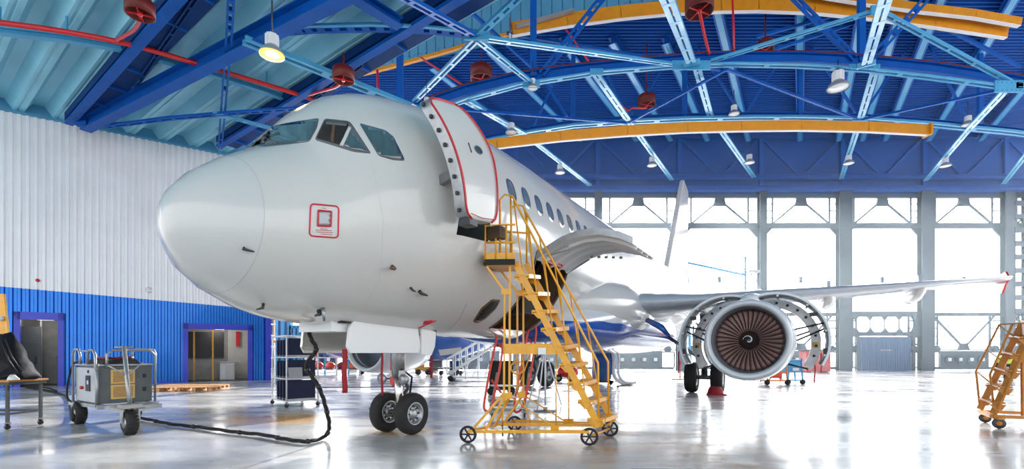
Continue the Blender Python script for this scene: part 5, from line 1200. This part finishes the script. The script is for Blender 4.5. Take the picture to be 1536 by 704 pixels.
bg_=empty('black_bag',(bx1-.3,9.75,zt+.02),'shiny black jacket draped in a heap on the workbench','jacket')
prof_=[(-30,574),(-30,510),(-10,503),(6,500),(14,508),(18,520),(24,535),(31,550),(38,566),(36,571),(20,573)]
m=MB(); rows=[]
for j in range(9):
    t=j/8; yy=9.5+.42*t; s=math.sin(PI*(.12+.76*t))**.5
    rows.append([Vector((PY(x,y,9.6).x*1.0,yy+.03*math.sin(i*1.9+j),max(zt+.022,zt+.02+(PY(x,y,9.6).z-zt)*s+.02*math.sin(i*2.3+j*1.1)))) for i,(x,y) in enumerate(dens(prof_,8))])
m.grid(rows,True,True); n=len(rows[0]); m.add(rows[0],[tuple(range(n))]).add(rows[-1],[tuple(range(n))]); m.build('garment','navy_bag',bg_)
m=MB()
for (a,b) in(((2,512),(28,562)),((8,508),(33,558))): m.tube([PY(a[0],a[1],9.5),PY((a[0]+b[0])/2-2,(a[1]+b[1])/2+3,9.46),PY(*b,9.47)],.012,6)
m.build('piping','black_plastic',bg_)
cl=empty('white_cloth',(PY(17,570,9.45).x,9.4,zt+.02),'crumpled white cloth on the front edge of the workbench','cloth')
m=MB(); c=Vector((PY(18,570,9.42).x,9.43,zt+.02)); rows=[]
for j in range(7):
    rows.append([c+Vector((.11*math.cos(q)*math.cos(PI/2*j/6)*(1+.2*math.sin(3*q)),.07*math.sin(q)*math.cos(PI/2*j/6),.09*math.sin(PI/2*j/6)*(1+.25*math.sin(4*q+j)))) for q in[2*PI*i/20 for i in range(20)]])
m.grid(rows,True,True); m.build('folds','white_cloth',cl)
# ================================================================ UNDER / BEHIND THE AIRLINER
def fbox(par,nm,c,s,mt,bev=0,rz=0): return MB().box(c,s,rz).build(nm,mt,par,bevel=bev)
def pxrange(x0,x1,Y): return ((x0-CX)/F*Y,(x1-CX)/F*Y)
# background orange and white tower scaffold + light blue racks left of nose gear
Yb=30.0; a,b=pxrange(400,416,Yb)
sc1=empty('scaffold_tower',((a+b)/2,Yb,0),'white and orange scaffold tower behind the shelf trolley','scaffold')
for x in(a,b):
    for y in(Yb,Yb+1): tube(sc1,'standard',[(x,y,0),(x,y,4.6)],.05,'white_frame')
for z in(.5,1.2,1.9,2.6,3.3,4.0,4.5): tube(sc1,'ledger',[(a,Yb,z),(b,Yb,z)],.045,'white_frame')
fbox(sc1,'orange_board',((a+b)/2+.1,Yb+.4,3.4),(.25,.06,1.9),'orange_paint'); tube(sc1,'orange_brace',[(a,Yb-.06,2.7),(b,Yb-.06,2.1)],.06,'orange_paint')
for k,(x0,x1,zz,l) in enumerate(((417,436,4.0,'tall light blue rack frame behind the shelf trolley'),(437,449,3.1,'lower light blue rack frame right of the tall one behind the shelf trolley'))):
    a,b=pxrange(x0,x1,Yb-1); o=empty('rack_frame',((a+b)/2,Yb-1,0),l,'rack')
    for x in(a,(a+b)/2,b): fbox(o,'upright',(x,Yb-1,zz/2),(.14,.3,zz),'sky_blue_paint')
    fbox(o,'header',((a+b)/2,Yb-1,zz),(b-a+.14,.3,.16),'sky_blue_paint'); fbox(o,'infill_panel',((a+b)/2,Yb-.8,zz/2),(b-a,.05,zz-.1),'label_white')
a,b=pxrange(470,540,33)
rk=empty('parts_rack',((a+b)/2,33,0),'white parts rack loaded with red items behind the nose gear','rack')
n=4
for i in range(n+1):
    x=a+(b-a)*i/n; tube(rk,'upright',[(x,33,0),(x,33,2.3)],.06,'sky_blue_paint' if i%2 else 'white_frame')
for z in(.35,1.2,2.2): fbox(rk,'shelf',((a+b)/2,33,z),(b-a,.8,.06),'white_frame')
kk=0
for i in range(n):
    for z in(.38,1.23):
        x=a+(b-a)*(i+.5)/n; kk+=1
        o=empty('red_parts_bin',(x,32.9,z),'red rounded bin on the %s shelf of the parts rack, %s from left'%('lower' if z<1 else 'upper',ORD[i]),'bin','red bins on the parts rack')
        MB().sphere((x,32.9,z+.26),.3,14,8,(1.1,.9,.85)).build('bin_body',['red_paint','orange_red','brown_red','orange_paint'][i],o); fbox(o,'base',(x,32.9,z+.03),(.5,.4,.06),'dark_steel')
a,b=pxrange(540,600,34)
bt_=empty('baggage_cart',((a+b)/2,34,0),'long low white flatbed cart behind the nose wheels','cart'); fbox(bt_,'deck',((a+b)/2,34,.5),(b-a,1.2,.12),'white_frame')
for x in(a+.3,b-.3): MB().cyl((x,33.4,.2),(x,33.5,.2),.2,14).build('wheel','black_rubber',bt_)
tube(bt_,'side_rail',[(a,33.4,.5),(a,33.4,1.0),(b,33.4,1.0),(b,33.4,.5)],.04,'orange_paint')
# second aircraft: blue belly
pa=empty('parked_airliner',(-3,31,0),'second airliner with a blue painted nose seen under the white one','aircraft')
Yp=31.0; x0,x1=pxrange(560,742,Yp); prf=[(0,.0),(.15,.35),(.5,.75),(1.1,1.15),(2,1.5),(3.2,1.75),(4.5,1.82),(9,1.82),(12,1.5),(13,0)]
MB().lathe(prf,(x1,Yp,2.75),(-1,.18,0),48).build('fuselage','aircraft_blue',pa); 
m=MB()
for i,(px,y,sx,sz) in enumerate(((690,516,1.1,.45),(668,512,.6,.25))): m.sphere(PY(px,y,Yp-1.72),1,16,8,(sx,.12,sz))
m=MB(); m.lathe([(1.9,1.49),(2.4,1.61),(3.0,1.73),(3.3,1.775)],(x1,Yp,2.75),(-1,.18,0),32,a0=-2.5,a1=-2.2); m.build('white_swoosh','white_paint',pa)
tube(pa,'nose_gear_leg',[(x1-2.6,Yp,.3),(x1-2.6,Yp,1.4)],.08,'steel'); 
for d in(-.2,.2): MB().cyl((x1-2.6,Yp+d-.08,.3),(x1-2.6,Yp+d+.08,.3),.3,20).build('nose_wheel','black_rubber',pa)
tube(pa,'rear_gear_leg',[(x1-6.6,Yp+1.4,.4),(x1-6.6,Yp+1.4,1.6)],.12,'steel'); MB().cyl((x1-6.6,Yp+1.2,.4),(x1-6.6,Yp+1.6,.4),.4,20).build('rear_wheel','black_rubber',pa)
# white passenger stairs and scaffold
a,b=pxrange(672,745,26)
ws=empty('white_stairs',((a+b)/2,26,0),'white lattice access stairs sloping up behind the nose gear','stairs')
for y in(25.6,26.6):
    tube(ws,'stringer',[(a,y,.35),(b,y,2.0)],.06,'white_frame'); tube(ws,'handrail',[(a,y,1.2),(b,y,2.7)],.04,'white_frame')
    for i in range(9):
        x=a+(b-a)*i/8; z=.35+1.65*i/8; tube(ws,'post',[(x,y,.1 if i%2 else z),(x,y,z+.85)],.03,'white_frame')
for i in range(8): x=a+(b-a)*(i+.5)/8; fbox(ws,'tread',(x,26.1,.42+1.65*(i+.5)/8),(.25,.95,.04),'white_frame')
for i in range(4): tube(ws,'brace',[(a+(b-a)*i/4,25.6,.15),(a+(b-a)*(i+1)/4,25.6,.35+1.65*(i+1)/4)],.025,'white_frame')
fbox(ws,'base_frame',((a+b)/2,26.1,.2),(b-a,1.1,.1),'white_frame')
for x in(a+.2,b-.2):
    for y in(25.5,26.7): MB().cyl((x,y-.05,.15),(x,y+.05,.15),.15,12).build('wheel','black_rubber',ws)
c=G(634,563); yt=empty('tow_dolly',c,'small yellow tow dolly with black wheels behind the nose gear strut','dolly')
fbox(yt,'body',c+Vector((0,.3,.42)),(1.1,.7,.28),'yellow_paint',.04); fbox(yt,'seat_block',c+Vector((-.1,.3,.65)),(.4,.5,.2),'yellow_paint',.04); tube(yt,'tow_arm',[c+Vector((.5,.0,.4)),c+Vector((.95,-.1,.12))],.05,'yellow_paint')
for dx in(-.3,.35): MB().cyl(c+Vector((dx,-.08,.2)),c+Vector((dx,.04,.2)),.2,16).build('wheel','black_rubber',yt)
for k,(px,l) in enumerate(((655,'dark low equipment cart right of the yellow tow dolly'),(684,'dark equipment cart at the foot of the white stairs'))):
    c=G(px,563); o=empty('equipment_cart',c,l,'cart'); fbox(o,'bed',c+UP*.45,(1.0,.7,.1),'dark_steel'); fbox(o,'load',c+UP*.75,(.8,.55,.45),['cart_grey','navy_steel'][k],.03)
    for dx in(-.35,.35): MB().cyl(c+Vector((dx,-.35,.16)),c+Vector((dx,-.28,.16)),.16,12).build('wheel','black_rubber',o)
    tube(o,'draw_bar',[c+Vector((-.5,-.2,.35)),c+Vector((-1.1,-.3,.2))],.03,'steel')
# --- by the engine
def chock(c,l,rz=0):
    o=empty('wheel_chock',c,l,'chock',rz=rz)
    m=MB(); rows=[]
    for j in range(7):
        t=j/6; rows.append([Vector((.3*math.cos(q)*(1-.45*t)*(1+.06*math.cos(8*q)),.2*math.sin(q)*(1-.4*t),.30*math.sin(t*PI/2))) for q in[2*PI*i/24 for i in range(24)]])
    m.grid(rows,True,True).add(rows[-1],[tuple(range(24))]).add(rows[0],[tuple(range(24))]); m.build('body','deep_red',o,world=False)
    MB().bar((-.32,-.1,.02),(.32,-.1,.02),.25,.04).build('foot','deep_red',o,world=False); return o
chock(G(1073,593),'red rubber chock in front of the right main wheel')
pm=empty('marker_stand',G(1020,570),'thin red marker stand left of the main wheels','stand'); c=G(1020,570)
tube(pm,'pole',[c+UP*.02,c+UP*.9],.03,'red_paint'); fbox(pm,'head',c+UP*.95,(.16,.05,.2),'red_paint'); tube(pm,'foot',[c+Vector((-.5,-.1,.03)),c+Vector((.3,.1,.03))],.03,'red_paint'); 
def trolley(px,py,w,h,mt,l,nm):
    c=G(px,py); o=empty(nm,c,l,'trolley')
    for dx in(-w/2,w/2):
        for dy in(0,.6): tube(o,'upright',[c+Vector((dx,dy,.12)),c+Vector((dx*.8,dy,h))],.03,mt)
    for z in(.2,h*.5,h*.92): fbox(o,'tray',c+Vector((0,.3,z)),(w,.65,.05),mt)
    for dx in(-w/2,w/2):
        MB().cyl(c+Vector((dx,-.04,.12)),c+Vector((dx,.04,.12)),.12,14).build('wheel','black_rubber',o)
    return o,c
o,c=trolley(1166,578,.95,1.15,'orange_paint','orange tube trolley under the right edge of the engine','engine_trolley')
tube(o,'brace',[c+Vector((-.45,0,.2)),c+Vector((.4,0,1.0))],.03,'orange_paint'); fbox(o,'load',c+Vector((0,.3,.5)),(.6,.4,.35),'orange_red',.05)
o,c=trolley(1193,577,.7,1.25,'sky_blue_paint','light blue tool trolley beside the orange trolley','tool_trolley')
fbox(o,'drawer_block',c+Vector((0,.28,.85)),(.66,.55,.55),'sky_blue_paint',.02); fbox(o,'white_box',c+Vector((0,-.02,.72)),(.3,.05,.14),'label_white')
c=Vector(((1222-768)/720*38,38,0)); o=empty('red_crate',c,'pinkish red crate standing by the gate behind the engine cowls','crate'); fbox(o,'body',c+UP*.85,(1.9,1,1.6),'red_paint',.03); fbox(o,'lid',c+UP*1.68,(2.0,1.1,.08),'brown_red'); 
for dx in(-.7,.7): fbox(o,'foot',c+Vector((dx,0,.03)),(.15,1,.06),'dark_steel')
ribbon(1222,532,575,13.5,1.8,'thin red warning streamer under the right engine cowl'); ribbon(1232,530,560,13.5,1.5,'short thin red streamer at the outer engine cowl')
ribbon(1018,528,560,14.5,2,'thin red streamer under the left engine cowl')
# docking boom by the tail
dk=empty('docking_platform',(14.5,38.6,0),'pale tail docking gangway with lattice handrails and steep end ladder','platform')
Yq=38.6
for y in(Yq,Yq+1.2):
    tube(dk,'boom',[PY(1030,394,y),PY(1118,413,y)],.09,'sky_blue_paint'); tube(dk,'handrail',[PY(1030,385,y),PY(1118,404,y)],.04,'sky_blue_paint')
    for i in range(9): 
        p=PY(1030,394,y).lerp(PY(1118,413,y),i/8); tube(dk,'post',[p,p+UP*.42],.025,'sky_blue_paint')
    tube(dk,'mast',[Vector(((1118-768)/720*y,y,0)),PY(1118,385,y)],.07,'sky_blue_paint'); tube(dk,'mast',[Vector(((1036-768)/720*y,y,0)),PY(1030,394,y)],.12,'sky_blue_paint')
fbox(dk,'landing',PY(1126,409,Yq+.6),(.9,1.3,.2),'lamp_grey')
for s in(0,.5): tube(dk,'ladder_side',[PY(1127,411,Yq+s)+Vector((s*.6,0,0)),PY(1160,530,Yq+s)+Vector((s*.6,0,-1.45))],.04,'lamp_grey')
for i in range(12): p=PY(1127,411,Yq).lerp(PY(1160,530,Yq)-UP*1.45,(i+.5)/12); tube(dk,'rung',[p,p+Vector((.3,.5,0))],.035,'lamp_grey')
# --- right rolling stair (ochre)
rsx=empty('rolling_stair',G(1510,640),'ochre rolling stair cut by the right edge of the photo','stair')
O_='ochre_paint'
fa,fb=PY(1549,488,8.9),PY(1490,621,9.57); ba,bb=PY(1533,487,9.85),PY(1470,614,10.4)
MB().bar(fa,fb,.05,.11).build('stringer',O_,rsx); MB().bar(ba,bb,.05,.11).build('stringer',O_,rsx)
for i in range(5):
    t=1-(i+.7)/5.4; a=fa.lerp(fb,t); b=ba.lerp(bb,t); u=(b-a).normalized(); x=u.cross(UP).normalized(); x=x if x.x>0 else -x
    o=MB().bar(a-u*.03,b+u*.03,.2,.03).build('step',O_,rsx)
    for e in(a,b): MB().prism([(-.13,-.03),(.12,-.03),(.05,-.15),(-.03,-.15)],e-u*.01,x,UP,u,.02).build('step_bracket',O_,o)
top=[PY(1533,487,9.85),PY(1549,488,8.9)]; dr_=Vector((.75,-.35,0)); vs=[top[0],top[1],top[1]+dr_,top[0]+dr_]
MB().add(vs+[v-UP*.06 for v in vs],[(0,1,2,3),(7,6,5,4),(0,1,5,4),(1,2,6,5),(2,3,7,6),(3,0,4,7)]).build('platform',O_,rsx)
vs2=[v-UP*.06 for v in(vs[0],vs[1])]; MB().bar(vs2[0],vs2[1],.04,.3).build('platform_apron',O_,rsx)
for v in(vs[2],vs[3],vs[0],vs[1]): MB().bar(v,Vector((v.x+.02,v.y,.2)),.045,.045).build('post',O_,rsx)
tube(rsx,'handrail',[PY(1470,614,10.4),PY(1464,557,10.4),PY(1499,487,10.1),PY(1538,485,9.85),PY(1538,485,9.85)+dr_],.02,O_); 
tube(rsx,'handrail',[PY(1491,614,9.57),PY(1485,562,9.57),PY(1519,486,9.2),PY(1556,484,8.9)],.02,O_)
tube(rsx,'handrail_stay',[PY(1464,557,10.4),PY(1485,574,9.8)],.013,O_); tube(rsx,'handrail_stay',[PY(1480,525,10.3),PY(1508,545,9.6)],.013,O_); tube(rsx,'handrail_stay',[PY(1499,489,10.1),PY(1524,507,9.5)],.013,O_)
fl,fr=fb.copy(),bb.copy(); 
w1=G(1498,643); w2=G(1472,634)
MB().bar(Vector((fr.x,fr.y,.24)),Vector((fl.x,fl.y,.24)),.1,.07).build('base_cross_member',O_,rsx)
for q in(fr,fl): MB().bar(Vector((q.x,q.y,.24)),Vector((q.x+1.9,q.y-.9,.24)),.06,.06).build('base_rail',O_,rsx)
for q in(fr,fl,fr+Vector((1.8,-.85,0)),fl+Vector((1.8,-.85,0))):
    c=Vector((q.x+.06,q.y-.05,.105)); o=MB().lathe([(-.03,.03),(-.03,.09),(-.015,.105),(.015,.105),(.03,.09),(.03,.03)],c,(.5,.86,0),24).build('wheel','dark_steel',rsx); MB().cyl(c-Vector((.02,.035,0)),c+Vector((.02,.035,0)),.045,12).build('hub',O_,o); MB().box(c+UP*.1,(.14,.12,.04)).build('wheel_bracket',O_,rsx)
# ================================================================ PEOPLE
def person(base,yaw,bend,label,arm):
    root=empty('person',base,label,'person',rz=yaw)
    # local: facing -y ; z up.  bend = forward lean of the torso
    hip=Vector((0,0,.95)); s,c=math.sin(bend),math.cos(bend)
    def T(x,f,h): # torso space: f forward, h up along the spine
        return hip+Vector((x,-(f*c+h*s),h*c-f*s))
    V=[];E_=[];R=[]
    def v(p,r,par=None):
        V.append(Vector(p)); R.append(r); 
        if par is not None: E_.append((par,len(V)-1))
        return len(V)-1
    pel=v(hip,.15); ab=v(T(0,.01,.16),.135,pel); ch=v(T(0,.02,.34),.155,ab); ns=v(T(0,0,.5),.09,ch); nk=v(T(0,.02,.56),.055,ns)
    hd=[v(T(0,.04,.62),.07,nk)]; hd.append(v(T(0,.05,.70),.095,hd[0])); hd.append(v(T(0,.045,.79),.085,hd[1]))
    for sx in(-1,1):
        th_=v((sx*.1,-.0,.88),.095,pel); kn=v((sx*.13,-.05-.06*(sx>0),.5),.062,th_); cf=v((sx*.13,-.01,.34),.058,kn); an=v((sx*.13,.02,.1),.04,cf); to=v((sx*.15,-.1,.05),.042,an); t2=v((sx*.155,-.2,.035),.03,to)
        sh=v(T(sx*.17,0,.46),.068,ns); el=v(T(sx*.23,arm[0],.2),.046,sh); wr=v(T(sx*.16,arm[1],.08),.03,el)
        d=(V[wr]-V[el]).normalized(); pm_=v(V[wr]+d*.07,.032,wr); side=Vector((1,0,0))
        for q in range(4):
            b=V[wr]+d*.11+side*(q-1.5)*.02; k1=v(b,.011,pm_); k2=v(b+d*.035*(1,1.15,1.1,.85)[q]+Vector((0,0,-.008)),.009,k1); v(V[k2]+d*.02+Vector((0,0,-.02)),.008,k2)
        k1=v(V[wr]+d*.04-side*sx*.035,.012,wr); v(V[k1]+d*.035-side*sx*.012,.01,k1)
    me=bpy.data.meshes.new('body'); me.from_pydata(V,E_,[]); o=bpy.data.objects.new('body',me); COL.objects.link(o); o.parent=root
    sk=o.modifiers.new('skin','SKIN'); 
    for i,r in enumerate(R): me.skin_vertices[0].data[i].radius=(r,r)
    me.skin_vertices[0].data[0].use_root=True
    ss=o.modifiers.new('smooth','SUBSURF'); ss.levels=1; ss.render_levels=1
    dg=bpy.context.evaluated_depsgraph_get(); ev=o.evaluated_get(dg); nm=bpy.data.meshes.new_from_object(ev); o.modifiers.clear(); o.data=nm
    for m_ in('work_navy','skin'): nm.materials.append(M[m_])
    hz=T(0,.05,.6); hands=[V[i] for i in range(len(V)) if R[i]<=.012]
    for p in nm.polygons:
        p.use_smooth=True; cc=p.center
        if (cc-T(0,.05,.72)).length<.17 or any((cc-h_).length<.07 for h_ in hands): p.material_index=1
    # vest
    m=MB(); rows=[]
    for h_,wx,wy in((.06,.2,.17),(.2,.19,.165),(.34,.2,.175),(.46,.21,.14),(.52,.14,.09)):
        rows.append([T(wx*math.copysign(abs(math.cos(q))**.8,math.cos(q)),wy*math.sin(q)+.01,h_) for q in[2*PI*i/24 for i in range(24)]])
    m.grid(rows,True,True); vs_=m.build('hi_vis_vest','hi_vis',root,world=False)
    MB().grid([[T(.205*math.cos(q),.18*math.sin(q)+.01,h_) for q in[2*PI*i/24 for i in range(24)]] for h_ in(.18,.23)],True,True).build('reflective_band','label_white',vs_,world=False)
    MB().sphere((0,0,0),.108,16,8).build('hair','hair',root,world=False); h=[x for x in COL.objects if x.name.startswith('hair') and x.parent==root][0]; h.location=T(0,.02,.775); h.scale=(.92,1,.8)
    f=MB(); 
    for sx in(-1,1): f.sphere(T(sx*.035,.142,.72),.012,8,6)
    f.build('eyes','black_plastic',root,world=False)
    MB().tube([T(0,.13,.73),T(0,.165,.69),T(0,.14,.685)],[.008,.016,.01],6).build('nose','skin',root,world=False)
    MB().tube([T(-.025,.135,.655),T(0,.142,.652),T(.025,.135,.655)],.006,5).build('mouth','brown_red',root,world=False)
    for sx in(-1,1): MB().sphere(T(sx*.1,.04,.72),.03,8,6,(.4,.8,1)).build('ear','skin',root,world=False)
    return root
person(G(1494,573),.9,.75,'person in dark clothes and hi-vis vest bending forward behind the ochre stair, left one',(.18,.32))
person(G(1512,572),-.7,.45,'person in dark clothes and hi-vis vest leaning forward, nearer the right edge',(.15,.36))
# ================================================================ LIGHT
w=bpy.data.worlds.new('sky'); SC.world=w; w.use_nodes=True; nt=w.node_tree; bg=nt.nodes['Background']; L=nt.links.new
tc=nt.nodes.new('ShaderNodeTexCoord'); sd=Vector((.18,.95,.22)).normalized()
dp=nt.nodes.new('ShaderNodeVectorMath'); dp.operation='DOT_PRODUCT'; L(tc.outputs['Generated'],dp.inputs[0]); dp.inputs[1].default_value=sd
mr=nt.nodes.new('ShaderNodeMapRange'); mr.inputs['From Min'].default_value=.1; mr.inputs['From Max'].default_value=1.0; mr.inputs['To Min'].default_value=2.3; mr.inputs['To Max'].default_value=9; mr.interpolation_type='SMOOTHSTEP'; L(dp.outputs['Value'],mr.inputs['Value'])
bg.inputs['Color'].default_value=(.98,.99,1,1); L(mr.outputs[0],bg.inputs['Strength'])
sl=bpy.data.lights.new('sun','SUN'); sl.energy=12; sl.angle=math.radians(1.2); sl.color=(1,.97,.92); so=bpy.data.objects.new('sun',sl); COL.objects.link(so)
sunv=Vector((.22,.95,.40)).normalized(); so.rotation_euler=sunv.to_track_quat('Z','Y').to_euler()
ll=bpy.data.lights.new('lamp_bulb','POINT'); ll.energy=250; ll.color=(1,.62,.25); ll.shadow_soft_size=.15; lo=bpy.data.objects.new('lamp_bulb',ll); COL.objects.link(lo); lo.location=PY(408,83,12.6)+Vector((0,0,-.12))
hz=MB().box((15.5,33.2,9.8),(57,15.4,19.2)).build('haze','apron'); tag(hz,'haze volume added for the pale glare at the far end before the gate','haze',kind='stuff')  # scattering box added to give the lens glare around the gate
hm=bpy.data.materials.new('haze_volume'); hm.use_nodes=True; n_=hm.node_tree; n_.nodes.clear(); o_=n_.nodes.new('ShaderNodeOutputMaterial'); v_=n_.nodes.new('ShaderNodeVolumeScatter'); v_.inputs['Density'].default_value=.0052; v_.inputs['Anisotropy'].default_value=.5; v_.inputs['Color'].default_value=(.8,.95,1,1)
n_.links.new(v_.outputs[0],o_.inputs['Volume']); hz.data.materials.clear(); hz.data.materials.append(hm)
for nm_,(l_,n_2,z_),e_ in(('doorway_fill',(1.3,-.9,3.0),22),('room_fill',(8.2,-1.0,2.9),55)):  # unseen point lights added to brighten the two doorway rooms
    rl=bpy.data.lights.new(nm_,'POINT'); rl.energy=e_; rl.shadow_soft_size=.3; rl.color=(1,.96,.9); ro=bpy.data.objects.new(nm_,rl); COL.objects.link(ro); ro.location=WP(l_,z_,n_2)
SC.view_settings.view_transform='Standard'; SC.view_settings.look='None'; SC.view_settings.gamma=1; SC.view_settings.exposure=0; SC.view_settings.use_curve_mapping=False
SC.cycles.use_denoising=True; SC.cycles.max_bounces=8; SC.cycles.diffuse_bounces=4; SC.cycles.glossy_bounces=4; SC.cycles.transparent_max_bounces=12; SC.cycles.sample_clamp_indirect=6
